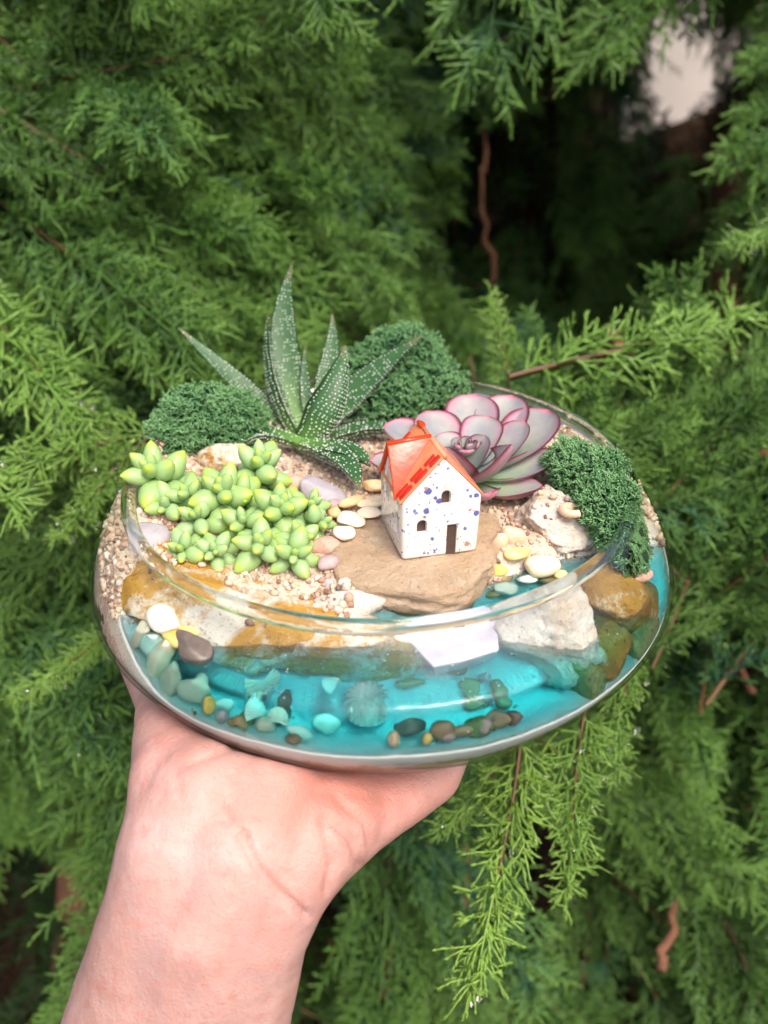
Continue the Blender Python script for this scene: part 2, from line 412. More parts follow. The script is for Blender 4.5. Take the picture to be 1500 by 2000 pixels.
stone('green_rock', (6.0, -7.9, -3.0), (1.0, .65, .85), GREENR, 'dark green rock under the resin at the front right glass', 'rock', 63, (0, 0, -20), sub=4, cuts=7, rough=.14, fine=.04)
stone('ochre_stone', (-6.0, 2.4, -.65), (1.3, .7, .6), OCHRE, 'pale ochre stone between the left moss and the sedum', 'stone', 66, (0, 0, 0), sub=4, cuts=7, rough=.14, fine=.085)

def lilac():  # bright reflection on the resin, built as a pale flat solid
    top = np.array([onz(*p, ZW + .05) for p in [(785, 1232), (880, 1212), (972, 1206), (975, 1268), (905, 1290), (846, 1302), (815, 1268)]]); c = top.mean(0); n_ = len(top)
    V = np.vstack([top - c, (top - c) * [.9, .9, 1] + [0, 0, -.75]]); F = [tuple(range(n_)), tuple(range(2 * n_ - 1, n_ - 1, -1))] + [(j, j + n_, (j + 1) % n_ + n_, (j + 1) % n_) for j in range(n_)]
    me = mesh('pale_reflection', V, F); bm = bmesh.new(); bm.from_mesh(me); bmesh.ops.recalc_face_normals(bm, faces=bm.faces)
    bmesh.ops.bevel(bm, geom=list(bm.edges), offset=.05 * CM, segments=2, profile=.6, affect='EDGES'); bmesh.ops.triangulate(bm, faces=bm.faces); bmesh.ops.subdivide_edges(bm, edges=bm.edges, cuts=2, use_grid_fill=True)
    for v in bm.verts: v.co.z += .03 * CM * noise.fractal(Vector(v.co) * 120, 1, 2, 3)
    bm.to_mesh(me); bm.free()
    tag(link('pale_reflection', me, PALE, loc=c), 'flat pale lilac piece standing in for a bright reflection at the waterline', 'stone')
PALE = rockmat('pale_lilac_reflection', (.44, .43, .54), (.54, .51, .58), (.36, .37, .46), .6, 2., .15, .25, spec=.5)
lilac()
# sandstone slab: a polygon with depth
def slab():
    top = [onz(*p, -.85)[:2] for p in [(650, 1120), (660, 1050), (700, 1010), (760, 985), (860, 990), (965, 1000), (972, 1030), (950, 1105), (905, 1152), (860, 1162), (800, 1152), (745, 1142), (700, 1138)]]
    top = np.array(top); c = top.mean(0); N = 180; ang = np.linspace(0, 2 * math.pi, N, endpoint=False)
    d = top - c; pa = np.unwrap(np.arctan2(d[:, 1], d[:, 0])); o = np.argsort(pa % (2 * math.pi)); pa = (pa % (2 * math.pi))[o]; pl = np.hypot(*d.T)[o]
    R = np.interp(ang, np.r_[pa - 2 * math.pi, pa, pa + 2 * math.pi], np.r_[pl, pl, pl])
    prof = [(0, 0.02), (.25, .03), (.5, .0), (.7, .02), (.84, .0), (.92, -.02), (.965, -.08), (.99, -.18), (1.0, -.3), (.985, -.4), (.99, -.5), (1.01, -.6), (1.0, -.75), (.96, -.95), (.93, -1.3), (.9, -1.7)]
    V = []
    for q, z in prof:
        for j, a_ in enumerate(ang):
            p = np.array([c[0] + R[j] * q * math.cos(a_), c[1] + R[j] * q * math.sin(a_), -.85 + z])
            v = noise.fractal(Vector(p) * .7, 1, 2, 4)
            p[2] += .14 * v * (1 if q > .3 else .4) + .06 * noise.fractal(Vector(p) * 2.6, 1, 2, 5)
            if z < -.1:
                lay = noise.fractal(Vector((p[0] * .8, p[1] * .8, p[2] * 5.)), 1, 2, 4)
                k = 1 + .055 * lay + .05 * v; p[0] = c[0] + (p[0] - c[0]) * k; p[1] = c[1] + (p[1] - c[1]) * k
            V.append(p)
    F = [tuple(f[::-1]) for f in grid_faces(len(prof), N, True)]
    base = np.array([c[0], c[1], -2.55])
    o = link('sandstone_slab', mesh('sandstone_slab', np.array(V) - base, F), SLAB, loc=base)
    tag(o, 'flat tan sandstone slab carrying the small ceramic house', 'stone slab')
slab()

def pebble(P, size, m, label, seed=1, eul=(0, 0, 0), name='pebble', group=None, cat='pebble', cuts=6, sub=3):
    return stone(name, P, size, PEB[m] if isinstance(m, str) else m, label, cat, seed, eul, group, sub=sub, cuts=cuts, rough=.07, cutd=(.6, .9), fine=.012)
def pz(px, py, z): return onz(px, py, z)
PB = [ # px, py, z, half sizes, material, euler, label
 (277, 1062, -.95, (1.0, .85, .72), 'grey', (20, 0, 20), 'big smooth grey stone at the left glass beneath the sedum'),
 (630, 962, -.75, (1.05, .75, .42), 'grey', (-8, 18, -25), 'flat grey stone in front of the drooping spotted leaf'),
 (575, 945, -.7, (.45, .4, .35), 'pink', (0, 0, 0), 'small pink stone behind the sedum beside the grey stone'),
 (735, 948, -.75, (.62, .35, .2), 'orange', (0, 0, -5), 'orange flat pebble farthest back of those left of the house'),
 (688, 978, -.72, (.55, .28, .17), 'orange', (0, -8, 20), 'curved orange pebble beside the grey stone'),
 (725, 982, -.72, (.55, .32, .14), 'cream', (0, 0, 5), 'cream chip of pebble lying behind the orange curved one'),
 (722, 1000, -.68, (.5, .4, .12), 'cream', (0, 0, 15), 'thin cream disc pebble touching the left wall of the house'),
 (684, 1014, -.62, (.58, .40, .14), 'shell', (5, 5, -28), 'cream ribbed shell pebble on the slab edge left of the house'),
 (672, 1040, -.62, (.42, .38, .22), 'white', (0, 0, -30), 'white squarish pebble in front of the ribbed shell pebble'),
 (655, 1000, -.8, (.3, .35, .2), 'orange', (0, 0, 0), 'small orange pebble tucked beside the right sedum tip'),
 (652, 985, -.8, (.3, .26, .2), 'mauve', (0, 0, 0), 'small mauve pebble beside the sedum tip'),
 (637, 1066, -.95, (.52, .42, .3), 'pink', (0, 0, 0), 'pink speckled pebble under the right end of the sedum'),
 (640, 1100, -.85, (.42, .30, .26), 'mauve', (0, 0, 35), 'mauve oval pebble at the left end of the slab'),
 (699, 1148, -1.25, (.34, .2, .17), 'mauve', (0, 0, -30), 'small mauve pebble leaning on the front left of the slab'),
 (640, 1146, -1.3, (.26, .2, .3), 'grey', (0, 0, 0), 'small grey angular pebble in the gravel left of the slab'),
 (662, 1160, -1.4, (.36, .3, .22), 'peach', (0, 0, 0), 'small peach pebble in the gravel left of the slab'),
 (693, 1164, -1.5, (.24, .18, .14), 'mauve', (0, 0, 0), 'smallest mauve pebble at the front left foot of the slab'),
 (712, 1170, -1.5, (.22, .2, .2), 'white', (0, 0, 0), 'small white pebble at the waterline left of the slab front'),
 (974, 1060, -.95, (.32, .30, .52), 'peach', (20, 0, 10), 'upright oval peach pebble beside the right side of the slab'),
 (1003, 1048, -.95, (.45, .34, .55), 'peach', (15, 0, -15), 'larger peach pebble standing behind the oval peach one'),
 (1011, 1082, -1.15, (.5, .32, .2), 'yellow', (0, 0, 8), 'glossy yellow pebble in front of the two peach pebbles'),
 (972, 1112, -1.55, (.42, .3, .2), 'yellow', (0, 0, 0), 'yellow and white pebble at the water edge right of the slab'),
 (1055, 1106, -1.5, (.75, .45, .35), 'cream', (0, 0, 10), 'cream and mint pebble lying at the foot of the broad white rock'),
 (978, 1132, -1.95, (.5, .36, .25), 'olive', (0, 0, 0), 'olive brown pebble under the yellow and white one'),
 (1030, 1132, -1.85, (.40, .26, .18), 'mint', (0, 0, 0), 'pale mint pebble just under the water right of the slab'),
 (985, 1155, -2.0, (.48, .38, .22), 'mint', (0, 0, 10), 'larger mint pebble behind the top of the tall white rock'),
 (1070, 1135, -2.0, (.45, .3, .22), 'olive', (0, 0, 0), 'olive pebble under water beside the front rim on the right'),
 (1095, 1122, -1.75, (.25, .2, .15), 'yellow', (0, 0, 0), 'small yellow pebble near the right rim'),
 (962, 1170, -2.3, (.35, .28, .2), 'olive', (0, 0, 0), 'olive pebble under water at the right corner of the slab'),
 (1082, 988, -.55, (.27, .24, .28), 'peach', (0, 0, 0), 'round peach pebble below the echeveria beside the right moss'),
 (1160, 1150, -1.95, (.5, .35, .2), 'olive', (0, 0, 0), 'olive pebble behind the round golden rock'),
 (1218, 1148, -1.95, (.3, .24, .2), 'sage', (0, 0, 0), 'pale sage pebble behind the round golden rock'),
 (1275, 1130, -1.6, (.5, .3, .2), 'pink', (0, 0, 20), 'pinkish flat pebble at the right glass below the moss'),
 (1262, 1085, -1.25, (.4, .3, .2), 'orange', (0, 0, 40), 'tan pebble seen through the right glass under the moss'),
 (1250, 1045, -.95, (.4, .3, .18), 'peach', (0, 0, 60), 'peach pebble seen through the right glass above the tan one'),
 # against the front left glass
 (285, 1228, -1.4, (.68, .5, .22), 'white', (10, 12, -38), 'white angular flat pebble at the front left glass on top of its pile'),
 (248, 1258, -2.1, (.36, .5, .55), 'sage', (-25, 0, -30), 'long sage pebble pressed against the left glass below the white one'),
 (275, 1270, -2.1, (.42, .28, .42), 'mint', (-25, 0, -30), 'mint pebble wedged under the white flat pebble'),
 (300, 1298, -2.35, (.5, .3, .72), 'cream', (-20, 8, -30), 'tall cream pebble standing at the glass beside the mint one'),
 (334, 1328, -2.6, (.42, .28, .55), 'sage', (-15, 6, -25), 'mottled tan pebble standing between the tall cream and dark brown pebbles'),
 (352, 1238, -1.75, (.8, .6, .3), 'yellow', (0, 0, -25), 'amber yellow flat pebble behind the dark brown glossy one'),
 (362, 1275, -1.75, (.8, .5, .36), 'dark', (28, 18, -42), 'dark brown glossy pebble breaking the water at the front left glass'),
 (380, 1350, -2.65, (.62, .3, .5), 'sage', (-10, 0, -20), 'round grey green pebble under the dark glossy pebble at the glass'),
 (407, 1378, -2.7, (.25, .22, .35), 'yellow', (0, 15, 0), 'small amber pebble on the sand at the front left glass'),
 (446, 1372, -2.75, (.36, .16, .24), 'mint', (0, -20, 0), 'mint flat pebble beside the small amber one under water'),
 (432, 1400, -2.85, (.2, .14, .3), 'grey', (0, 30, 0), 'thin grey pebble leaning on the sand by the front left glass'),
 (472, 1412, -2.85, (.18, .16, .3), 'olive', (0, -30, 0), 'narrow olive pebble leaning at the front left glass'),
 (452, 1416, -2.9, (.22, .16, .14), 'brown', (0, 0, 0), 'small brown pebble on the sand left of the olive one'),
 (523, 1412, -2.85, (.32, .22, .3), 'sage', (0, 0, 0), 'round pale pebble on the sand among the small front shells'),
 (588, 1425, -2.85, (.42, .14, .24), 'mint', (0, 25, 0), 'flat pale turquoise pebble tilted on the sand at the front'),
 (490, 1395, -2.9, (.25, .2, .22), 'olive', (0, 0, 0), 'olive pebble behind the narrow leaning olive one'),
 (560, 1385, -2.9, (.3, .3, .3), 'dark', (0, 0, 0), 'dark pebble under water behind the pale pebbles'),
 (640, 1405, -2.85, (.42, .2, .32), 'mint', (0, 0, 0), 'pale turquoise pebble left of the ribbed cap shell under water'),
 (575, 1438, -2.95, (.24, .18, .16), 'brown', (0, 0, 0), 'small reddish brown pebble on the sand at the front'),
 (770, 1458, -2.75, (.19, .18, .26), 'peach', (0, 0, 0), 'small upright peach pebble at the front centre glass'),
 (838, 1465, -2.8, (.17, .16, .2), 'yellow', (0, 0, 0), 'tiny ochre pebble left of the grey brown heap at the front'),
 (872, 1455, -2.7, (.36, .25, .34), 'brown', (0, 0, 0), 'largest brown pebble of the heap at the front right of centre'),
 (884, 1468, -2.85, (.22, .18, .16), 'mauve', (0, 0, 0), 'small mauve pebble under the largest brown one of the front heap'),
 (916, 1462, -2.8, (.32, .18, .18), 'brown', (0, 0, 5), 'oval red brown pebble right of the front heap'),
 (962, 1448, -2.75, (.22, .18, .26), 'mauve', (0, 0, 0), 'mauve pebble between the oval and the dark grey front pebbles'),
 (992, 1435, -2.7, (.40, .24, .32), 'brown', (0, 0, 0), 'dark grey brown pebble at the right end of the front row'),
 (1020, 1425, -2.75, (.3, .24, .26), 'dark', (0, 0, 0), 'dark pebble behind the right end of the front row'),
 (795, 1412, -2.8, (.55, .3, .24), 'dark', (0, 0, 8), 'dark oval pebble under the water right of the cap shell'),
 (935, 1422, -2.8, (.45, .3, .34), GREENR, (0, 0, 0), 'green stone under water behind the oval red brown pebble'),
 (960, 1405, -2.8, (.22, .2, .3), 'dark', (0, 0, 0), 'small dark pebble behind the green underwater stone'),
 (888, 1330, -2.9, (.38, .28, .24), 'brown', (0, 0, 0), 'brown pebble on the pond bed between shelf rock and tall white rock'),
 (800, 1358, -2.9, (.5, .22, .16), 'olive', (0, 0, 10), 'flat grey pebble on the pond bed right of the cap shell'),
 (945, 1345, -2.9, (.2, .18, .14), 'mauve', (0, 0, 0), 'tiny mauve pebble on the pond bed left of the tall white rock'),
 (970, 1362, -2.9, (.26, .22, .18), 'brown', (0, 0, 0), 'small brown pebble at the foot of the tall white rock'),
 (915, 1362, -2.95, (.32, .24, .14), 'olive', (0, 0, 0), 'greenish flat pebble on the pond bed near the tall white rock'),
]
# objects seen through the front glass wall: the glass surface, not the sight line at their height, fixes the distance
for i, (px, py, z, size, m, e, lab) in enumerate(PB):
    P = onz(px, py, z)
    rr = math.hypot(P[0], P[1]); lim = rp(min(z, -.1)) - .25 - .75 * max(size[0], size[1])
    if rr > lim: P[0] *= lim / rr; P[1] *= lim / rr
    pebble(P, size, m, lab, 100 + i, e)

# shells: ribbed fans, a cap shell and a curled one
def fan_shell(P, R, label, eul, seed, ribs=13, depth=.35, m='shell', name='clam_shell', oval=.85):
    nu, nv = 14, 66; V = []
    for side in (0, 1):
        for i in range(nu):
            u = i / (nu - 1)
            for j in range(nv):
                a_ = -1.9 + 3.8 * j / (nv - 1)
                rr = u * R * (1 - .12 * (a_ / 1.9) ** 2) * (1 + .02 * math.cos(ribs * a_ * 1.65))
                z = depth * R * (1 - u * u) + .035 * R * math.cos(ribs * a_ * 1.65) * u - side * .05 * R
                V.append((rr * math.sin(a_) * oval, rr * math.cos(a_) - R * .4, z))
    g = grid_faces(nu, nv); F = [tuple(f) for f in g] + [tuple(int(q) + nu * nv for q in f[::-1]) for f in g]
    n1 = nu * nv; L = (nu - 1) * nv
    F += [(L + j, L + j + 1, n1 + L + j + 1, n1 + L + j) for j in range(nv - 1)]
    o = link(name, mesh(name, np.array(V) @ euler(*eul).T, F), PEB[m], loc=P)
    return tag(o, label, 'shell')
def gl(px, py, z, inset=.6):
    P = onz(px, py, z); rr = math.hypot(P[0], P[1]); lim = rp(z) - inset
    if rr > lim: P[0] *= lim / rr; P[1] *= lim / rr
    return P
fan_shell(gl(520, 1345, -2.45, 1.2), .62, 'cream ribbed clam shell lying open side up under water at front left', (170, 0, 30), 1)
fan_shell(gl(548, 1392, -2.6, .5), .40, 'small ribbed fan shell standing at the front left glass', (60, 0, -10), 2, 11)
fan_shell(gl(505, 1380, -2.6, .8), .52, 'turquoise tinted shell half seen behind the small fan shell', (50, 20, 30), 3, 15, m='mint')
fan_shell(gl(645, 1350, -2.5, 1.0), .42, 'pale smooth shell lying left of the ribbed cap shell', (20, 10, 60), 4, 3, m='mint')
def cap_shell():
    nu, nv = 16, 120; V = []; A = []
    for side in (0, 1):
        for i in range(nu):
            u = i / (nu - 1)
            for j in range(nv):
                a_ = 2 * math.pi * j / nv; rib = math.cos(19 * a_ + .6 * math.sin(3 * a_)) * (.7 + .5 * math.sin(2 * a_ + 1)) * (1.6 if u > .85 else .7)
                rr = .60 * u * (1 + .05 * rib * u) * (1 + .1 * math.cos(a_)); k = .42 * (1 - u ** 1.4)
                V.append((rr * math.cos(a_) - .2 * (1 - u), rr * math.sin(a_) * .85, k + .035 * rib * u - side * .07))
    g = grid_faces(nu, nv, True); F = [tuple(f) for f in g] + [tuple(int(q) + nu * nv for q in f[::-1]) for f in g]
    L = (nu - 1) * nv; n1 = nu * nv; F += [(L + j, L + (j + 1) % nv, n1 + L + (j + 1) % nv, n1 + L + j) for j in range(nv)]
    o = link('cap_shell', mesh('cap_shell', np.array(V) @ euler(38, 14, 10).T, F), PEB['capshell'], loc=gl(712, 1375, -2.5, 1.15))
    tag(o, 'grey ribbed cap shell with a frilled edge under water at the front', 'shell')
cap_shell()
def curl_shell():
    t_ = np.linspace(.2, 4.9, 40); R = np.interp(t_, [.2, 2.2, 4.9], [.10, .2, .13])
    P = np.stack([.38 * np.cos(t_), .34 * np.sin(t_), .05 * t_], -1)
    V, F = tube(P, R, 12); o = link('curled_shell', mesh('curled_shell', V, F), PEB['peach'], loc=onz(1122, 1005, -.45))
    tag(o, 'pale pink curled shell fragment lying against the right moss', 'shell')
curl_shell()

# gravel grains
def grains():
    V0, F0 = ICO[1]; mb = MB(); r = np.random.default_rng(3); VV = []; TT = []; n = 0; FF = []
    def put(p, s):
        nonlocal n
        v = V0 * (s * r.uniform(.65, 1.25, 3)) * (1 + .18 * r.normal(size=(len(V0), 1))); v = v @ np.array(Matrix.Rotation(r.uniform(0, 6), 3, Vector(r.normal(size=3))))
        VV.append(v + p); FF.append(F0 + n); n += len(V0); TT.append(np.full(len(V0), r.uniform()))
    k = 0
    while k < 6500:
        a_ = r.uniform(0, 2 * math.pi); q = math.sqrt(r.uniform()) * 10.5
        x, y = q * math.cos(a_), q * math.sin(a_); z = float(hgt(x, y))
        if z < ZW - .25 and r.uniform() > .02: continue
        if q > rp(min(z, -.05)) - .3: continue
        put((x, y, z + .03), r.choice([.07, .10, .14], p=[.5, .35, .15])); k += 1
    k = 0
    while k < 2600:          # grains pressed against the glass where the ground is high
        a_ = r.uniform(0, 2 * math.pi); z0 = -1.5
        for _ in range(5): rad = float(rp(min(z0, -.05))) - .2; z0 = float(hgt(rad * math.cos(a_), rad * math.sin(a_)))
        if z0 < ZW: continue
        z = r.uniform(max(ZW - .2, z0 - 1.1), z0 + .1); rad = float(rp(min(z, -.02))) - .19
        put((rad * math.cos(a_), rad * math.sin(a_), z), r.choice([.07, .10, .15], p=[.4, .4, .2])); k += 1
    me = mesh('gravel', np.vstack(VV), np.vstack(FF), False, {'tint': np.concatenate(TT)})
    tag(link('gravel', me, GRAIN), 'loose beige and brown gravel grains covering the sand bed', 'gravel', kind='stuff')
    # a finer scatter on the front rocks' saddle
grains()


def grit():
    from mathutils.bvhtree import BVHTree
    bpy.context.view_layer.update(); r = np.random.default_rng(31); v0, f0 = ICO[1]; VV, FF, TT = [], [], []; n = 0
    trees = []
    for o in list(col.objects):
        if o.type == 'MESH' and o.name.split('.')[0] in ('ochre_rock', 'cream_rock'):
            mw = o.matrix_world; trees.append(BVHTree.FromPolygons([mw @ v.co for v in o.data.vertices], [p.vertices[:] for p in o.data.polygons]))
    spots_ = [(640, 1145, 45, 80), (670, 1178, 25, 30), (340, 1105, 40, 50), (470, 1120, 80, 40), (300, 1080, 40, 40), (1080, 1030, 50, 14)]
    for cx_, cy_, sp_, m_ in spots_:
        for k in range(m_):
            P = onz(cx_ + r.normal() * sp_ * .6, cy_ + r.normal() * sp_ * .35, -1.0); best = None
            for t_ in trees:
                h_ = t_.ray_cast(Vector((P[0] * CM, P[1] * CM, .02)), Vector((0, 0, -1)))
                if h_[0] is not None and (best is None or h_[0].z > best): best = h_[0].z
            if best is None or best / CM < ZW: continue
            s_ = r.choice([.05, .08, .12, .16], p=[.4, .3, .2, .1])
            VV.append(v0 * s_ * r.uniform(.7, 1.2, 3) * (1 + .15 * r.normal(size=(len(v0), 1))) + [P[0], P[1], best / CM + s_ * .5]); FF.append(f0 + n); n += len(v0); TT.append(np.full(len(v0), r.uniform()))
    tag(link('grit', mesh('grit', np.vstack(VV), np.vstack(FF), False, {'tint': np.concatenate(TT)}), GRAIN), 'stray brown grit lying on the pale front rocks', 'grit', kind='stuff')
grit()

# ------------------------------------------------------------------ house
def m_ceramic():
    s = Mat('speckled_white_glaze')
    c = s.mix(s.noise(.8, 2), (.84, .76, .68), (.86, .81, .77))
    def spots(scale, size, colr, seed_out, keep):
        nonlocal c
        n = s.n.new('ShaderNodeTexVoronoi'); wv = s.n.new('ShaderNodeVectorMath'); wv.operation = 'ADD'
        nz = s.n.new('ShaderNodeTexNoise'); nz.inputs['Scale'].default_value = 9.; s.t.links.new(s.co(), nz.inputs['Vector'])
        sc_ = s.n.new('ShaderNodeVectorMath'); sc_.operation = 'SCALE'; sc_.inputs['Scale'].default_value = .12
        s.t.links.new(nz.outputs['Color'], sc_.inputs[0]); s.t.links.new(s.co((1, 1, 1)), wv.inputs[0]); s.t.links.new(sc_.outputs[0], wv.inputs[1])
        s.t.links.new(wv.outputs[0], n.inputs['Vector']); n.inputs['Scale'].default_value = scale
        sep = s.n.new('ShaderNodeSeparateColor'); s.t.links.new(n.outputs['Color'], sep.inputs[0])
        rad = s.math('MULTIPLY', sep.outputs[seed_out], size)
        on = s.math('LESS_THAN', sep.outputs[(seed_out + 1) % 3], keep)
        inside = s.ramp(s.math('SUBTRACT', n.outputs['Distance'], rad), (0., 1.), (.05, 0.))
        c = s.mix(s.math('MULTIPLY', s.math('MULTIPLY', inside, on), .92), c, colr)
    spots(2.3, .27, (.05, .07, .34), 0, .85)
    spots(4.6, .33, (.10, .12, .42), 1, .75)
    spots(8., .3, (.14, .16, .46), 2, .5)
    spots(2.1, .25, (.42, .22, .18), 2, .5)
    s.color(c).set(rough=.16, spec=.5, coat=.5, sss=.0); s.bump(s.noise(1.2, 3), .15, .002); return s.m
CER = m_ceramic()
def m_flat(name, c1, c2, sc=2., rough=.3, coat=0., bumps=.1, spec=.5):
    s = Mat(name); s.color(s.mix(s.noise(sc, 4), c1, c2)).set(rough=rough, coat=coat, spec=spec); s.bump(s.noise(sc * 3, 4), bumps, .001); return s.m
ROOF = m_flat('orange_red_glaze', (.64, .025, .003), (.72, .07, .012), 1.3, .22, .0)
ROOFP = m_flat('pale_orange_glaze', (.74, .13, .035), (.86, .38, .20), 1.6, .22, .0)
TILE = m_flat('deep_red_glaze', (.52, .010, .003), (.62, .03, .008), 2.5, .1, .8)
DARKC = m_flat('dark_door_and_window_shade', (.05, .028, .022), (.10, .06, .05), 3, .6)
def bubbles():  # pale beads: bubbles, and sparkle on the resin modelled as white dots
    r = np.random.default_rng(21); v0, f0 = ICO[2]; VV = []; FF = []; n = 0
    for k in range(260):
        a_ = r.uniform(-2.5, -.25); z = r.choice([ZW - .03, r.uniform(-2.9, ZW)]); q = float(rp(z)) - r.uniform(.25, 2.6) ; s_ = r.uniform(.012, .034)
        VV.append(v0 * s_ + [q * math.cos(a_), q * math.sin(a_), z]); FF.append(f0 + n); n += len(v0)
    tag(link('bubbles', mesh('bubbles', np.vstack(VV), np.vstack(FF)), m_flat('bubble_and_glint_white', (.8, .88, .9), (.9, .95, .95), 1., .1)), 'tiny pale beads for air bubbles and glints in the blue resin', 'bubbles', kind='stuff')
bubbles()
def apply_mods(o):
    dg = bpy.context.evaluated_depsgraph_get(); ev = o.evaluated_get(dg)
    me = bpy.data.meshes.new_from_object(ev); old = o.data; o.modifiers.clear(); o.data = me; me.name = old.name; return o
def house():
    W, D, HE, HA = 2.66, 2.8, 2.12, 3.55
    th = math.radians(14); base = onz(783, 1097, -.80)
    R = np.array(Matrix.Rotation(th, 3, 'Z'))
    root = empty('ceramic_house', base, 'tiny white ceramic house with blue speckles and a red roof standing on the slab', 'ornament')
    root.rotation_euler = (math.radians(-1.5), math.radians(1.5), th)
    # local: x along the front 0..W, y back 0..D, z up ; front face y=0
    def prism(pts, y0, y1):
        n_ = len(pts); V = [(x, y0, z) for x, z in pts] + [(x, y1, z) for x, z in pts]
        F = [tuple(range(n_)), tuple(range(2 * n_ - 1, n_ - 1, -1))] + [(j, j + n_, (j + 1) % n_ + n_, (j + 1) % n_) for j in range(n_)]
        return V, F
    def recalc(me):
        bm = bmesh.new(); bm.from_mesh(me); bmesh.ops.recalc_face_normals(bm, faces=bm.faces); bm.to_mesh(me); bm.free(); return me
    body = [(0.04, 0), (W - .04, 0), (W, HE), (W / 2, HA), (0, HE)]
    V, F = prism(body, 0, D)
    o = link('wall', recalc(mesh('house_wall', V, F, False)), CER, root)
    # side gable on the left
    gy0, gy1, gz = .55, D - .40, 3.46
    Vg = [(-.03, gy0, 1.8), (-.03, gy1, 1.8), (-.03, gy1, 2.02), (-.03, (gy0 + gy1) / 2, gz - .12), (-.03, gy0, 2.02)]
    Vg2 = [(W / 2, y, z) for _, y, z in Vg]
    Fg = [(0, 1, 2, 3, 4), (9, 8, 7, 6, 5)] + [(j, (j + 1) % 5, (j + 1) % 5 + 5, j + 5) for j in range(5)]
    g = link('cutter', recalc(mesh('gable', Vg + Vg2, Fg, False)), CER, root)
    cutters = []
    def arch(x0, x1, z0, z1, y0, y1, flat=False, side=False):
        pts = [(x0, z0), (x1, z0)]
        if flat: pts += [(x1, z1), (x0, z1)]
        else:
            r_ = (x1 - x0) / 2; pts += [(x0 + r_ + r_ * math.cos(a_), z1 - r_ + r_ * math.sin(a_)) for a_ in np.linspace(0, math.pi, 9)]
        V, F = prism(pts, y0, y1)
        if side: V = [(y, x, z) for x, y, z in V]
        return recalc(mesh('opening', V, F, False))
    ops = [arch(1.27, 1.59, 1.90, 2.42, -.3, .4), arch(.50, .84, .95, 1.45, -.3, .4), arch(1.52, 1.86, .02, 1.16, -.3, .12, True),
           arch(.42, .74, .75, 1.35, -.3, .4, side=True), arch(1.65, 2.02, 1.3, 2.0, -.3, .4, side=True)]
    bo = [('UNION', g)]
    for me in ops:
        c_ = link('cutter', me, None, root); bo.append(('DIFFERENCE', c_))
    bv = o.modifiers.new('v', 'BEVEL'); bv.width = .15 * CM; bv.segments = 4; bv.limit_method = 'NONE'
    for op, c_ in bo:
        m_ = o.modifiers.new('b', 'BOOLEAN'); m_.operation = op; m_.object = c_; m_.solver = 'EXACT'
    bv = o.modifiers.new('v', 'BEVEL'); bv.width = .03 * CM; bv.use_clamp_overlap = True; bv.segments = 2; bv.limit_method = 'ANGLE'; bv.angle_limit = math.radians(25)
    bpy.context.view_layer.update()
    apply_mods(o)
    for _, c_ in bo: bpy.data.objects.remove(c_)
    o.data.polygons.foreach_set('use_smooth', np.ones(len(o.data.polygons), dtype=bool))
    if not o.data.materials: o.data.materials.append(CER)
    bpy.context.view_layer.update()
    # dark fills paint the windows' inner shade; the door panel is brown
    for nm, me in (('window_shade_fill', arch(1.24, 1.62, 1.87, 2.45, .17, .2)), ('window_shade_fill', arch(.47, .87, .92, 1.48, .17, .2)), ('door', arch(1.50, 1.88, .0, 1.18, .085, .2, True)),
                   ('window_shade_fill', arch(.39, .77, .72, 1.38, .17, .2, side=True)), ('window_shade_fill', arch(1.62, 2.05, 1.27, 2.03, .17, .2, side=True))):
        link(nm, me, DARKC, root)
    # roof: main slopes and the cross gable, as shells of real thickness
    def shell(quad, thick, name, m_, parent, bev=.06):
        q = np.array(quad, float); nn = nrm(np.cross(q[1] - q[0], q[2] - q[0]))
        if nn[2] < 0: nn = -nn
        k = len(q); V = np.vstack([q, q + nn * thick]); F = [tuple(range(k)), tuple(range(2 * k - 1, k - 1, -1))] + [(j, j + k, (j + 1) % k + k, (j + 1) % k) for j in range(k)]
        me = recalc(mesh(name, V, F, False)); bm = bmesh.new(); bm.from_mesh(me)
        if bev: bmesh.ops.bevel(bm, geom=list(bm.edges), offset=bev * CM, segments=3, profile=.5, affect='EDGES')
        bm.to_mesh(me); bm.free(); me.polygons.foreach_set('use_smooth', np.ones(len(me.polygons), dtype=bool))
        return link(name, me, m_, parent)
    y0, y1 = .03, D + .02
    rf = shell([(-.03, y0, HE - .08), (W / 2 + .02, y0, HA - .02), (W / 2 + .02, y1, HA - .02), (-.03, y1, HE - .08)], .11, 'roof', ROOFP, root)
    rr_ = shell([(W + .0, y0 + .02, HE - .03), (W / 2 - .02, y0 + .02, HA - .03), (W / 2 - .02, y1, HA - .03), (W + .0, y1, HE - .03)], .055, 'roof', ROOFP, root)
    ym = (gy0 + gy1) / 2
    shell([(-.13, gy0 - .06, 1.95), (-.13, ym, gz + .0), (W / 2 + .03, ym, HA + .06)], .12, 'dormer_roof', ROOF, root, .04)
    shell([(-.13, gy1 + .06, 1.95), (-.13, ym, gz + .0), (W / 2 + .03, ym, HA + .06)], .12, 'dormer_roof', ROOF, root, .04)
    V, F = tube([(-.13, ym, gz + .06), (W / 2, ym, HA + .08)], .095, 10); link('ridge', mesh('dormer_ridge', V, F), ROOF, root)
    V, F = tube([(W / 2, .04, HA + .02), (W / 2, D + .02, HA + .04)], .08, 10); link('ridge', mesh('roof_ridge', V, F), ROOFP, root)
    ch = stone_mesh(3, (.13, .30, .12), 3, 6, .05)[0]; link('chimney', mesh('chimney', ch + [W / 2 , D - .32, HA + .08], ICO[3][1]), ROOF, root)
    # tiles on the left slope, two courses near the front edge and two near the back
    e0 = np.array([-.03, 0, HE - .08]); e1 = np.array([W / 2 + .02, 0, HA]); sl_ = e1 - e0; L = np.linalg.norm(sl_); sd_ = sl_ / L
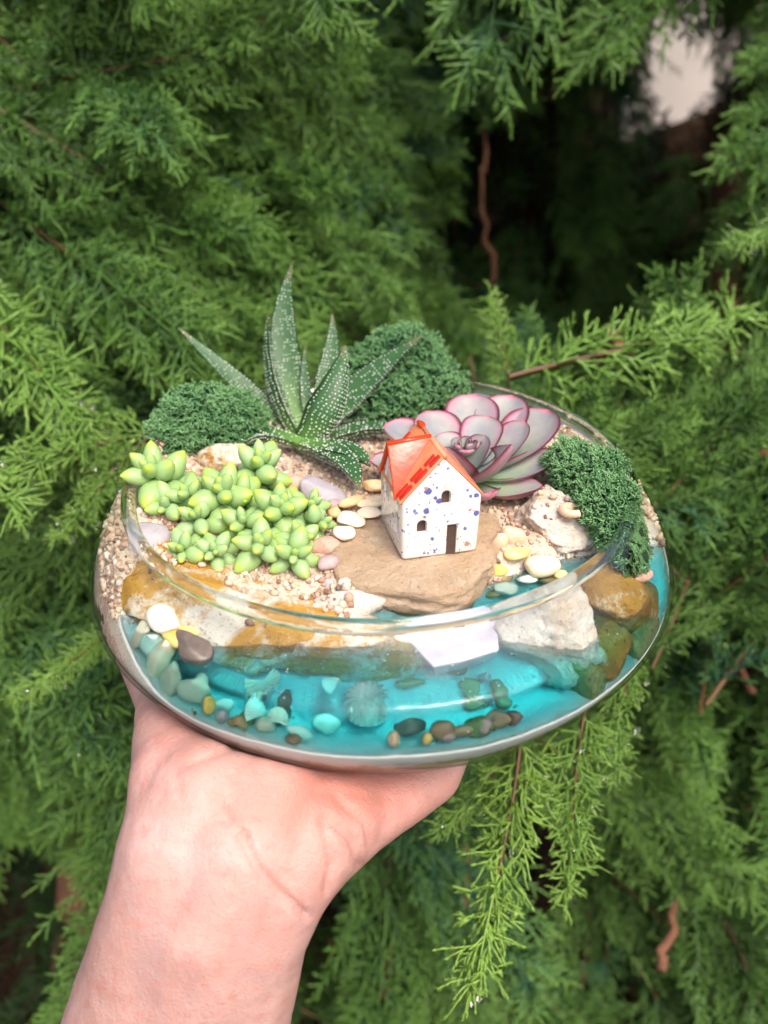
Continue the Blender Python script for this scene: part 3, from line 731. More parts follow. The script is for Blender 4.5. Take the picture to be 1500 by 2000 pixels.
    nn = nrm(np.cross(sd_, [0, 1, 0]));  nn = nn if nn[2] > 0 else -nn
    for (ya, yb, cols) in ((.08, .28, [(.06, .34), (.40, .68), (.74, .96)]), (.33, .52, [(.03, .30), (.36, .62), (.68, .90)]), (D - .22, D - .08, [(.1, .4), (.46, .8)]), (D - .38, D - .26, [(.04, .12)])):
        for a_, b_ in cols:
            q = [e0 + sd_ * (a_ * L) + [0, ya, 0], e0 + sd_ * (b_ * L) + [0, ya, 0], e0 + sd_ * (b_ * L) + [0, yb, 0], e0 + sd_ * (a_ * L) + [0, yb, 0]]
            q = [p + nn * .095 for p in q]
            shell(q, .045, 'tile', TILE, rf, .018)
house()

# ------------------------------------------------------------------ succulents
def bez(p0, p1, p2, t):
    t = np.asarray(t)[:, None]; return (1 - t) ** 2 * p0 + 2 * t * (1 - t) * p1 + t ** 2 * p2
def leaf_mesh(p0, p1, p2, width, thick, up, wprof, keel=.5, cup=.2, nu=26, nv=11, seed=0, wavy=0.):
    """closed leaf: upper face (cupped) and keeled underside; attrs edge (0 centre..1 margin), along, under"""
    T = np.linspace(0, 1, nu); S = bez(np.array(p0), np.array(p1), np.array(p2), T); tg = np.gradient(S, axis=0)
    V = []; E = []; A = []; U = []
    for i in range(nu):
        t_ = nrm(tg[i]); sd_ = nrm(np.cross(t_, up)); nn = nrm(np.cross(sd_, t_)); wd = width * .5 * wprof(T[i]); th = thick * (wprof(T[i]) ** .7) * (1 - .35 * T[i])
        for j in range(2 * nv):
            if j < nv: x = -1 + 2 * j / (nv - 1); z = cup * wd * x * x; un = 0.
            else: x = 1 - 2 * (j - nv) / (nv - 1); z = cup * wd * x * x - th * (1 - abs(x) ** (1.2 + keel)) ** .8 if abs(x) < 1 else cup * wd; un = 1.
            wv = wavy * wd * math.sin(T[i] * 9 + seed) * x * abs(x)
            V.append(S[i] + sd_ * wd * x + nn * (z + wv)); E.append(abs(x)); A.append(T[i]); U.append(un)
    F = [tuple(f) for f in grid_faces(nu, 2 * nv, True)]
    return np.array(V), F, E, A, U, nu, nv
def m_haw():
    s = Mat('haworthia_skin'); al = s.attr('along')
    c = s.mix(s.noise(1.2, 3), (.016, .058, .018), (.04, .125, .032))
    c = s.mix(s.ramp(al, (.0, 1.), (.35, 0.)), c, (.12, .26, .05))
    c = s.mix(s.ramp(al, (.85, 0.), (1., 1.)), c, (.16, .14, .07))
    s.color(c).set(rough=.45, spec=.4); s.bump(s.noise(10, 2), .3, .0005); return s.m
HAW = m_haw()
WART = m_flat('white_tubercles', (.72, .76, .66), (.82, .84, .76), 3, .6)
def haworthia():
    base = np.array([-2.75, 5.0, -.9]); root = empty('spotted_haworthia', base, 'dark green haworthia with pointed leaves covered in white bumps behind the sedum', 'succulent')
    d0 = 34.3; wp = lambda t: max(.02, (min(1, .62 + 1.1 * t) if t < .35 else 1.0 - .05 * (t - .35)) * (1 - max(0, (t - .3) / .7) ** 1.7) ** .95)
    r = np.random.default_rng(8)
    # tip px, tip depth offset, control px + depth offset, base px, width, up hint
    Ls = [((571, 515), 1.0, (528, 660), 1.6, (592, 835), .6, 1.55), ((526, 607), -.3, (520, 740), .2, (585, 845), .0, 1.10),
          ((649, 612), 1.2, (655, 700), 1.2, (615, 820), .8, 1.05), ((596, 676), .6, (592, 760), .6, (605, 820), .5, .6),
          ((673, 674), -1.6, (655, 790), -2.4, (598, 856), -1.2, 1.95), ((826, 655), -.2, (700, 740), .6, (618, 850), .3, 1.55),
          ((348, 640), .6, (450, 730), 1.0, (580, 850), .6, 1.0), ((820, 856), -1.2, (730, 800), -.6, (605, 872), -.3, 1.2),
          ((702, 957), -3.0, (690, 880), -1.8, (585, 862), -.6, 1.35), ((452, 900), -1.2, (478, 820), -.3, (585, 862), .0, 1.0),
          ((724, 912), -.6, (700, 872), .0, (600, 868), .0, 1.3), ((768, 832), .8, (690, 790), 1.0, (610, 850), .6, 1.1)]
    v0, f0 = ICO[1]; v0 = v0[:, :]
    for k, (tp, td, cp, cd_, bp, bd, wdt) in enumerate(Ls):
        p2 = at(*tp, d0 + td); p1 = at(*cp, d0 + cd_); p0 = at(*bp, d0 + bd)
        if k in (8, 9, 10): p2 = onz(*tp, -.55); p1 = onz(cp[0], cp[1] - 8, .25); p0 = onz(*bp, -.35)
        out = nrm((p2 - base) * [1, 1, .15]); up = nrm(np.array([0, 0, 1.]) - out * .55) if p2[2] > 1.5 else np.array([0, 0, 1.])
        if k in (0, 2, 3, 6, 5): up = nrm(np.array([0, -.55, .25]) + [-.25 if k in (5,) else (.3 if k == 6 else 0), 0, .3])
        if k == 1: up = nrm([.75, .1, .4])
        if k == 4: up = nrm([-.25, .9, .45])
        V, F, E, A, U, nu, nv = leaf_mesh(p0, p1, p2, wdt * .92, wdt * .52, up, wp, .55, .12)
        lf = link('leaf', mesh('haworthia_leaf', V - base, F, True, {'along': A, 'edge': E}), HAW, root)
        G = V.reshape(nu, 2 * nv, 3); VV = []; FF = []; n_ = 0
        Ln = float(np.linalg.norm(np.diff(G.mean(1), axis=0), axis=1).sum()); rows_ = int(Ln / .15)
        pts = []
        for a_ in range(rows_):
            f = .05 + .92 * (a_ + r.uniform(-.25, .25)) / rows_; across = wdt * .92 * wp(f); m_ = max(2, int(across / .135))
            for b_ in range(m_):
                x = (b_ + .5 + r.uniform(-.2, .2)) / m_
                pts.append((f * (nu - 1), nv + x * (nv - 1.02)))
                if r.uniform() < (.85 if abs(x - .5) > .36 else .45): pts.append((f * (nu - 1), x * (nv - 1.02)))
        for i, j in pts:
            i0 = int(i); fi = i - i0; j0 = int(j); fj = j - j0
            i1 = min(i0 + 1, nu - 1); j1 = (j0 + 1) % (2 * nv)
            p = (G[i0, j0] * (1 - fi) * (1 - fj) + G[i1, j0] * fi * (1 - fj) + G[i0, j1] * (1 - fi) * fj + G[i1, j1] * fi * fj)
            s_ = r.uniform(.028, .052) * (1 - .35 * i / nu)
            VV.append(v0 * s_ * [1.0, 1.0, .8] + p); FF.append(f0 + n_); n_ += len(v0)
        tb = link('tubercles', mesh('tubercles', np.vstack(VV) - base, np.vstack(FF), True), WART, lf); tb['kind'] = 'stuff'
haworthia()

def m_ech():
    s = Mat('echeveria_skin'); e = s.attr('edge'); al = s.attr('along'); n = s.noise(.7, 4)
    c = s.mix(s.ramp(al, (.1, 0.), (.75, 1.)), (.20, .34, .12), (.30, .34, .31))
    c = s.mix(s.ramp(n, (.42, 0.), (.62, 1.)), c, (.20, .25, .26))
    blush = s.math('MULTIPLY', s.ramp(s.noise(.5, 3), (.3, .3), (.7, 1.)), s.ramp(al, (.25, 0.), (.9, 1.)))
    c = s.mix(s.math('MULTIPLY', blush, s.math('MULTIPLY_ADD', s.attr('under'), .75, .24)), c, (.52, .20, .28))
    c = s.mix(s.math('MULTIPLY', s.ramp(e, (.55, 0.), (.93, .8)), s.ramp(al, (.2, 0.), (.5, 1.))), c, (.46, .19, .28))
    c = s.mix(s.math('MULTIPLY', s.ramp(e, (.90, 0.), (.98, 1.)), s.ramp(al, (.25, 0.), (.5, 1.))), c, (.48, .05, .13))
    c = s.mix(s.ramp(al, (.95, 0.), (1., 1.)), c, (.60, .10, .2))
    s.color(c).set(rough=.5, spec=.3, sss=.12); s.b.inputs['Subsurface Radius'].default_value = (.004, .003, .002); s.b.inputs['Subsurface Scale'].default_value = .5
    s.bump(s.noise(1.5, 3), .12, .002); return s.m
ECH = m_ech()
def echeveria():
    base = onz(918, 935, -1.1); root = empty('echeveria', base, 'grey green echeveria rosette with pink leaf margins behind the house', 'succulent')
    d0 = 30.3; wp = lambda t: max(.03, (.34 + .66 * math.sin(min(1, t / .72) * math.pi / 2) ** 1.3) * (1 - max(0, (t - .72) / .28) ** 2.6) ** .62)
    b0 = at(915, 925, d0)
    # tip px, depth offset of tip, control px, depth off, width, start px shift
    Ls = [((722, 899), -.3, (815, 935), 0, 1.6), ((752, 828), .9, (830, 880), .5, 1.9),
          ((832, 803), 1.2, (862, 880), .9, 2.1), ((925, 770), 2.2, (918, 860), 1.6, 2.2), ((1000, 772), 2.2, (968, 870), 1.6, 2.2),
          ((1070, 800), 1.3, (1022, 890), 1.0, 2.5), ((1096, 883), -.2, (1010, 945), -.2, 1.7), ((1060, 948), -1.3, (985, 985), -1., 1.6),
          ((962, 962), -2.2, (935, 985), -1.4, 1.3), ((1025, 822), .4, (985, 900), .3, 1.5), ((953, 812), 1.1, (935, 870), .9, 1.7),
          ((1000, 868), -1.5, (960, 945), -1.6, 2.5), ((868, 872), -1.5, (885, 940), -1.5, 2.2), ((860, 846), .5, (882, 885), .3, 1.3), ((948, 850), -.3, (935, 885), -.2, 1.1)]
    for k, (tp, td, cp, cdp, wd) in enumerate(Ls):
        p2 = at(*tp, d0 + td); p1 = at(*cp, d0 + cdp); p0 = b0 + (p1 - b0) * .08 + [0, 0, -.1]
        out = nrm((p2 - b0) * [1, 1, 0]); el = nrm(p2 - b0)[2]
        up = nrm(np.array([0, 0, 1.0]) - out * (.25 + .8 * max(el, 0)))
        V, F, E, A, U, nu, nv = leaf_mesh(p0, p1, p2 , wd, .22, up, wp, .9, .34, 24, 12, k, .03)
        link('leaf', mesh('echeveria_leaf', V - base, F, True, {'along': A, 'edge': E, 'under': U}), ECH, root)
    c0 = at(908, 872, d0 - .3)
    for k in range(9):   # heart of the rosette
        a_ = k * 2.4 + .5; q = .15 + .05 * k; out = np.array([math.cos(a_), math.sin(a_), 0])
        p0 = c0 + out * .05 + [0, 0, -.35]; p2 = c0 + out * q * 1.25 + [0, 0, .30 - .02 * k]; p1 = (p0 + p2) / 2 + out * q * .5
        V, F, E, A, U, nu, nv = leaf_mesh(p0, p1, p2, .30 + .07 * k, .1, nrm([0, 0, 1.] - out * .9), wp, .9, .4, 14, 8, k)
        link('leaf', mesh('echeveria_heart_leaf', V - base, F, True, {'along': A, 'edge': E, 'under': U}), ECH, root)
echeveria()

def m_sed():
    s = Mat('sedum_skin'); al = s.attr('along')
    c = s.mix(s.noise(1.1, 2), (.25, .41, .13), (.34, .48, .20))
    c = s.mix(s.ramp(al, (.72, 0.), (1., .9)), c, (.42, .56, .05))
    c = s.mix(s.math('MULTIPLY', s.ramp(s.rnd(), (.4, 0.), (1., .5))  , 1.), c, (.32, .50, .27))
    s.color(c).set(rough=.38, spec=.4, sss=.08); s.b.inputs['Subsurface Radius'].default_value = (.004, .005, .002); s.b.inputs['Subsurface Scale'].default_value = .6
    s.bump(s.noise(5, 3), .1, .001); return s.m
SED = m_sed()
SSTEM = m_flat('sedum_stem', (.30, .36, .14), (.40, .42, .2), 3, .6)
def sedum():
    base = onz(440, 1060, -1.2); root = empty('sedum_plant', base, 'bright green sedum with clusters of plump bead shaped leaves at the left', 'succulent')
    # bead leaf: x along 0..1
    nu, nv = 20, 14; V = []; A = []
    for i in range(nu):
        t_ = .5 - .5 * math.cos(math.pi * i / (nu - 1)); rr = (math.sin(math.pi * min(1, t_ ** .88)) ** .56 if 0 < t_ < 1 else 0.) * (1 - .10 * t_); x = t_
        for j in range(nv):
            a_ = 2 * math.pi * j / nv; V.append((x, rr * .305 * math.cos(a_), rr * .285 * math.sin(a_))); A.append(t_)
    V = np.array(V); V[V[:, 0] > .985, 0] += .015
    me0 = mesh('bead_leaf', V, grid_faces(nu, nv, True), True, {'along': A}); me0.materials.append(SED)
    r = np.random.default_rng(12)
    # px, py, z, axis (world), radius scale, leaves, trailing target
    Rs = [(335, 990, -.35, (-.2, -.85, .5), .95, 14), (378, 968, -.1, (-.1, -.5, 1), .9, 14), (482, 968, -.1, (0, -.6, 1), .85, 14), (600, 1050, -.5, (.3, -.7, .8), .7, 13), (308, 920, .45, (-.3, -.35, 1), 1.3, 25), (446, 958, .2, (.0, -.55, 1), 1.15, 23), (522, 902, .4, (.15, -.25, 1), 1.08, 20),
          (560, 990, .05, (.2, -.6, 1), .98, 24), (622, 985, -.15, (.55, -.1, .8), .70, 16), (640, 1022, -.4, (.8, -.5, .5), .72, 12), (366, 1075, -.5, (-.2, -.8, .8), .78, 16),
          (430, 1078, -.45, (.1, -.8, .8), .66, 15), (520, 1062, -.25, (.05, -.75, .9), .90, 19), (588, 1085, -.4, (.2, -.8, .7), .78, 15), (395, 1010, -.3, (-.1, -.6, .9), .85, 14), (486, 1020, -.3, (0, -.6, .9), .85, 14)]
    for px, py, z, ax, s_, nl in Rs:
        nl = int(nl * .82); px -= 12
        c = onz(px, py, z); ax = nrm(ax); u = nrm(np.cross(ax, [0, 1, .3])); v = np.cross(ax, u)
        low = c - ax * 1.5 * s_; low[2] = max(low[2], -1.3)
        Vt, Ft = tube(np.array([low, (low + c) / 2, c]), [.11, .1, .07], 7); link('stem', mesh('sedum_stem', Vt - base, Ft), SSTEM, root)
        a0 = r.uniform(0, 6)
        for k in range(nl):
            f = k / (nl - 1); a_ = a0 + k * 2.39996
            tilt = math.radians(12 + 88 * min(1, f * 1.35) ** .8 + r.normal() * 6)     # from axis
            ln = s_ * (.54 + .62 * min(1, f * 2.2)) * r.uniform(.9, 1.1)
            o_ = c - ax * (1.5 * s_ * max(0, f - .10))
            dirn = nrm(ax * math.cos(tilt) + (u * math.cos(a_) + v * math.sin(a_)) * math.sin(tilt))
            p = o_ + dirn * .08
            o = link('leaf', me0, None, root)
            X = Vector(dirn); Y = Vector(nrm(np.cross(ax, dirn) + 1e-6)); Z = X.cross(Y)
            Mx = Matrix((X, Y, Z)).transposed().to_4x4()
            wd = ln * (1.15 if f > .3 else 1.05)
            o.matrix_local = Matrix.Translation(Vector((p - base)) * CM) @ Mx @ Matrix.Diagonal((ln, wd, wd, 1))
sedum()

# ------------------------------------------------------------------ moss
def keepin(VV):
    W = np.array(VV); z_ = np.clip(W[:, 2], -6, 0); q_ = np.hypot(W[:, 0], W[:, 1]); k_ = np.where(W[:, 2] < .05, np.minimum(1, (rp(z_) - .2) / q_), 1.); W[:, 0] *= k_; W[:, 1] *= k_; return W
def moss(base, blobs, n, label, seed, size=.58, m=MOSS):
    r = np.random.default_rng(seed); root = empty('moss_cushion', base, label, 'moss')
    core = MB()
    VV, FF, TT = [], [], []; cnt = 0
    def seg(p, q, r0, r1, t0, t1):
        nonlocal cnt
        d = nrm(q - p); a_ = nrm(np.cross(d, [.3, .5, .8])); b_ = np.cross(d, a_)
        for (c_, rad) in ((p, r0), (q, r1)):
            for k in range(3):
                w_ = k * 2.0944; VV.append(c_ + rad * (a_ * math.cos(w_) + b_ * math.sin(w_)))
        TT.extend([t0] * 3 + [t1] * 3)
        for k in range(3): FF.append((cnt + k, cnt + (k + 1) % 3, cnt + 3 + (k + 1) % 3, cnt + 3 + k))
        cnt += 6
    tot = sum(b[1][0] * b[1][1] for b in blobs)
    for (c, rad, lim) in blobs:
        c = np.array(c); rad = np.array(rad); V, F = ICO[3]
        Vb = V * rad * .80 * (1 + .15 * fbm(V, 2., seed, 3))[:, None] + c; core.add(Vb - base, F, 0.)
        k = 0; m_ = int(n * rad[0] * rad[1] / tot)
        while k < m_:
            d = nrm(r.normal(size=3))
            if d[2] < -.35 or noise.noise(Vector(d * 3.5) + Vector((seed, 5, 0))) < -.28 or (d[1] > .55 and r.uniform() < .6): continue
            k += 1; lump = 1 + .30 * noise.noise(Vector(d * 3.2) + Vector((seed, 0, 0)))
            p = c + d * rad * .80 * lump; dd = nrm(d / rad + .45 * r.normal(size=3)); s_ = size * r.uniform(.6, 1.1); g = r.uniform(.0, .45)
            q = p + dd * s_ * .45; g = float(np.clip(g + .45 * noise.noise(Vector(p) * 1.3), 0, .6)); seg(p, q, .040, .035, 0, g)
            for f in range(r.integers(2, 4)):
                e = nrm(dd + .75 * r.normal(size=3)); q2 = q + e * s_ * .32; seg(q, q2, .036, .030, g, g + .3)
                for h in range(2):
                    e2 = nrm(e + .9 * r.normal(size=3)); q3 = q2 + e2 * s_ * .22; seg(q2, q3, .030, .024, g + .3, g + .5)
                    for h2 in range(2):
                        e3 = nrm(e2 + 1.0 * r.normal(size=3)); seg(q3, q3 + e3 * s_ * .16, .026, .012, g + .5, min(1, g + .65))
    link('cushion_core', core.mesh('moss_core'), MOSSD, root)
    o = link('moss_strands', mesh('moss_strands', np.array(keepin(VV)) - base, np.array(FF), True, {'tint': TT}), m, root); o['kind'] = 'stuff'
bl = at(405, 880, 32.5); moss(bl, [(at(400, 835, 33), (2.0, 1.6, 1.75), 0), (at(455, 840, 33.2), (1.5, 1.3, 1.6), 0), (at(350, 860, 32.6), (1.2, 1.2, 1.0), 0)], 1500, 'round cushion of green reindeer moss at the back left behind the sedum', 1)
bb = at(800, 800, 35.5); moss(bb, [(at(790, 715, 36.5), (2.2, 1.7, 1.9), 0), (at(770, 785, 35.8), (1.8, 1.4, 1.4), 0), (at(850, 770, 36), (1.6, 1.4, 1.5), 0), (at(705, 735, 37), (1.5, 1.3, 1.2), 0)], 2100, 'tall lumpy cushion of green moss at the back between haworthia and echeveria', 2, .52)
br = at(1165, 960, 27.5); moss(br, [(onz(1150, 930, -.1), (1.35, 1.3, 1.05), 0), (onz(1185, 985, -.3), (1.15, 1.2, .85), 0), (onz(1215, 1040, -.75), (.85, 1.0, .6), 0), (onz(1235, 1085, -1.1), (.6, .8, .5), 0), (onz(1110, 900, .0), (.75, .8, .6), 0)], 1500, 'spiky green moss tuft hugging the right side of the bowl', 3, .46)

# ------------------------------------------------------------------ hand and forearm
def m_skin():
    s = Mat('fair_skin'); red = s.attr('red'); n = s.noise(.45, 5, .6)
    c = s.mix(s.ramp(n, (.35, 0.), (.65, 1.)), (.51, .285, .245), (.61, .375, .335))
    c = s.mix(s.math('MULTIPLY', s.ramp(s.noise(.35, 3, .5, (1, 1, .35), 1.2), (.56, 0.), (.66, .38)), s.math('SUBTRACT', 1., red)), c, (.40, .27, .27))
    c = s.mix(s.math('MULTIPLY', red, .75), c, (.55, .17, .12))
    c = s.mix(s.math('MULTIPLY', s.ramp(s.noise(2.6, 4), (.50, 0.), (.68, 1.)), .42), c, (.56, .22, .17))
    s.color(c).set(rough=.46, spec=.4, sss=.08); s.b.inputs['Subsurface Radius'].default_value = (.009, .004, .002); s.b.inputs['Subsurface Scale'].default_value = .6
    n1 = s.bump(s.noise(6, 6, .65, (1, 1, .45)), .38, .0008); n1 = s.bump(s.noise(1.6, 4, .6, (1.6, 1.6, .5)), .16, .002, n1); s.bump(s.vor(13), .35, .0005, n1); return s.m
SKIN = m_skin()
def hand():
    base = at(420, 1720, 22.5)
    root = base
    bm = bmesh.new()
    def cap(p, q, r0, r1, n_=16):
        p = np.array(p); q = np.array(q); L = np.linalg.norm(q - p); m_ = 7; Pp = []; Rr = []
        for a_ in np.linspace(-math.pi / 2, 0, 5)[:-1]: Pp.append(p + nrm(q - p) * r0 * math.sin(a_)); Rr.append(max(.02, r0 * math.cos(a_)))
        for k in range(m_): Pp.append(p + (q - p) * k / (m_ - 1)); Rr.append(r0 + (r1 - r0) * k / (m_ - 1))
        for a_ in np.linspace(0, math.pi / 2, 5)[1:]: Pp.append(q + nrm(q - p) * r1 * math.sin(a_)); Rr.append(max(.02, r1 * math.cos(a_)))
        V, F = tube(Pp, Rr, n_); vs = [bm.verts.new(v * CM) for v in V]
        for f in F:
            try: bm.faces.new([vs[i] for i in f])
            except ValueError: pass
    def chain(pts):
        for (p, r0), (q, r1) in zip(pts[:-1], pts[1:]): cap(p, q, r0, r1)
    # forearm: three side by side columns make the flat oval section
    chain([(at(150, 2420, 30.5), 2.7), (at(262, 2010, 25.4), 2.30), (at(330, 1790, 23.6), 2.02), (at(362, 1650, 23.2), 1.95), (at(400, 1560, 23.6), 1.9)])
    chain([(at(250, 2420, 31), 3.0), (at(350, 2010, 25.6), 2.75), (at(418, 1790, 23.4), 2.25), (at(470, 1650, 23.2), 2.1), (at(520, 1570, 23.8), 1.9)])
    chain([(at(340, 2420, 31), 2.8), (at(425, 2010, 25.6), 2.3), (at(478, 1810, 23.6), 1.95), (at(535, 1700, 23.4), 1.85), (at(600, 1630, 23.8), 1.7)])
    # palm, under the bowl: heel pads, then the palm plate going back beneath the base
    zb = -6.36
    chain([(at(362, 1640, 23.4), 1.75), (at(350, 1520, 24.2), 1.55), (np.array([-6.3, -7.6, zb - .6]), 1.35)])          # thumb-side pad
    chain([(at(530, 1690, 23.4), 1.75), (at(640, 1600, 24.4), 1.65), (np.array([-.6, -7.2, zb - 1.9]), 1.7), (np.array([.5, -2.0, zb - 1.3]), 1.2)])
    chain([(at(470, 1600, 23.6), 1.7), (np.array([-3.6, -7.6, zb - 1.3]), 1.75), (np.array([-2.6, -2.0, zb - 1.2]), 1.15)])
    chain([(at(430, 1590, 23.6), 1.6), (np.array([-5.0, -7.0, zb - .95]), 1.35), (np.array([-5.2, -2.6, zb - 1.1]), 1.0)])
    chain([(at(585, 1690, 23.8), 1.35), (at(690, 1600, 25.0), 1.25), (at(840, 1515, 27.2), 1.05), (np.array([3.2, -4.2, zb - .95]), .92), (np.array([5.4, -1.2, zb - .8]), .82)])  # little-finger edge
    chain([(np.array([.4, -6.4, zb - 1.4]), 1.4), (np.array([2.0, -3.4, zb - 1.1]), 1.1)])
    chain([(np.array([-1.6, -6.6, zb - 1.3]), 1.5), (np.array([-.8, -2.0, zb - 1.15]), 1.15)])
    # fingers spread flat under the base, each with its knuckle bends
    def fin(pts, r0):
        chain([(np.array(p), r0 * k) for p, k in zip(pts, (1.08, 1.0, .95, .78))])
    fin([(4.4, -2.4, zb - .85), (6.6, .2, zb - .78), (7.9, 1.6, zb - .35), (8.9, 2.6, zb + .25)], .74)       # little
    fin([(2.0, -1.6, zb - .95), (4.0, 2.2, zb - .84), (5.2, 4.3, zb - .84), (6.3, 6.0, zb - .45)], .82)      # ring
    fin([(-.4, -1.2, zb - .95), (.7, 3.2, zb - .86), (1.3, 5.7, zb - .86), (1.8, 7.6, zb - .55)], .86)       # middle
    fin([(-2.8, -1.4, zb - .95), (-3.2, 2.8, zb - .86), (-3.4, 5.2, zb - .86), (-3.5, 7.0, zb - .55)], .84)  # index
    chain([(at(350, 1520, 24.2), 1.5), (np.array([-7.6, -5.2, zb - .1]), 1.15), (np.array([-9.2, -2.8, zb + .45]), .95), (np.array([-10.2, -.6, zb + 1.3]), .78)])  # thumb
    me = bpy.data.meshes.new('hand'); bm.to_mesh(me); bm.free()
    o = bpy.data.objects.new('person', me); col.objects.link(o)
    rm = o.modifiers.new('r', 'REMESH'); rm.mode = 'VOXEL'; rm.voxel_size = .0014; rm.use_smooth_shade = True
    sm = o.modifiers.new('s', 'SMOOTH'); sm.factor = .5; sm.iterations = 22
    bpy.context.view_layer.update(); apply_mods(o)
    me = o.data; n_ = len(me.vertices); V = np.empty(n_ * 3); me.vertices.foreach_get('co', V); V = V.reshape(-1, 3) / CM
    N = np.empty(n_ * 3); me.vertices.foreach_get('normal', N); N = N.reshape(-1, 3)
    # keep out of the glass
    rad = np.hypot(V[:, 0], V[:, 1]); inside = (V[:, 2] > -6.36) & (rad < rp(np.maximum(V[:, 2], -6.3)) + .03)
    for i in np.where(inside)[0]:
        z = V[i, 2]; lim = float(rp(z)) + .03
        dr = lim - rad[i]; dz = z + 6.40
        if dr < dz: V[i, :2] *= lim / rad[i]
        else: V[i, 2] = -6.40
    hi = (V[:, 2] > -6.40) & (rad < 8.6) & ~inside; V[hi & (V[:, 2] < -6.0), 2] = -6.40
    px, py = proj(V); front = ((V - Cc) * N).sum(1) < 0
    def crease(poly, wpx, depth):
        d = np.full(n_, 1e9); poly = np.array(poly, float)
        for a_, b_ in zip(poly[:-1], poly[1:]):
            ab = b_ - a_; t_ = np.clip(((px - a_[0]) * ab[0] + (py - a_[1]) * ab[1]) / (ab @ ab), 0, 1)
            d = np.minimum(d, np.hypot(px - a_[0] - t_ * ab[0], py - a_[1] - t_ * ab[1]))
        k = np.exp(-(d / wpx) ** 2) * depth * front; V[:] = V - N * k[:, None]; return k
    crease([(470, 1630), (500, 1690), (545, 1745), (600, 1790)], 8, .2)
    crease([(420, 1570), (480, 1640)], 10, .12)
    crease([(640, 1600), (690, 1640), (700, 1690)], 8, .13)
    crease([(660, 1560), (715, 1610), (722, 1650)], 7, .12)
    crease([(630, 1600), (650, 1680), (640, 1740)], 8, .13)
    crease([(300, 1450), (340, 1500), (350, 1560)], 7, .06)
    crease([(560, 1560), (640, 1545), (760, 1560)], 8, .05)
    crease([(430, 1600), (520, 1590), (600, 1625)], 6, .05)
    crease([(350, 1500), (430, 1470), (520, 1440)], 7, .08)
    V += N * (.05 * np.array([noise.fractal(Vector(p) * .55, 1, 2, 3) for p in V]))[:, None]
    red = np.exp(-(((px - 640) / 210) ** 2 + ((py - 1560) / 75) ** 2)) * .95 + .25 * np.exp(-(((px - 330) / 90) ** 2 + ((py - 1440) / 90) ** 2)) + .30 * np.exp(-(((px - 560) / 160) ** 2 + ((py - 1690) / 80) ** 2))
    V -= base; me.vertices.foreach_set('co', (V * CM).ravel())
    a_ = me.attributes.new('red', 'FLOAT', 'POINT'); a_.data.foreach_set('value', np.clip(red, 0, 1).astype(np.float32))
    me.polygons.foreach_set('use_smooth', np.ones(len(me.polygons), dtype=bool))
    me.materials.clear(); me.materials.append(SKIN); me.update()
    o.location = Vector(base) * CM
    tag(o, 'bare left forearm and open hand holding the bowl up from below', 'person')
    # fine hairs at the outer edge of the forearm
    r = np.random.default_rng(2); cand = np.where((py > 1750) & (py < 2050) & (px < 260) & (np.abs((N @ FW)) < .35))[0]
    mb = MB()
    if len(cand):
        for i in r.choice(cand, 90):
            p = V[i]; g = nrm(N[i] + np.array([0, 0, -.8]) + .3 * r.normal(size=3)); L = r.uniform(.25, .6)
            mb.add(*tube([p, p + g * L * .5, p + g * L + [0, 0, -.12]], [.0035, .003, .001], 3, False))
        h = link('hair', mb.mesh('arm_hair'), m_flat('arm_hair', (.10, .06, .04), (.16, .1, .06)), o); h['kind'] = 'stuff'
hand()

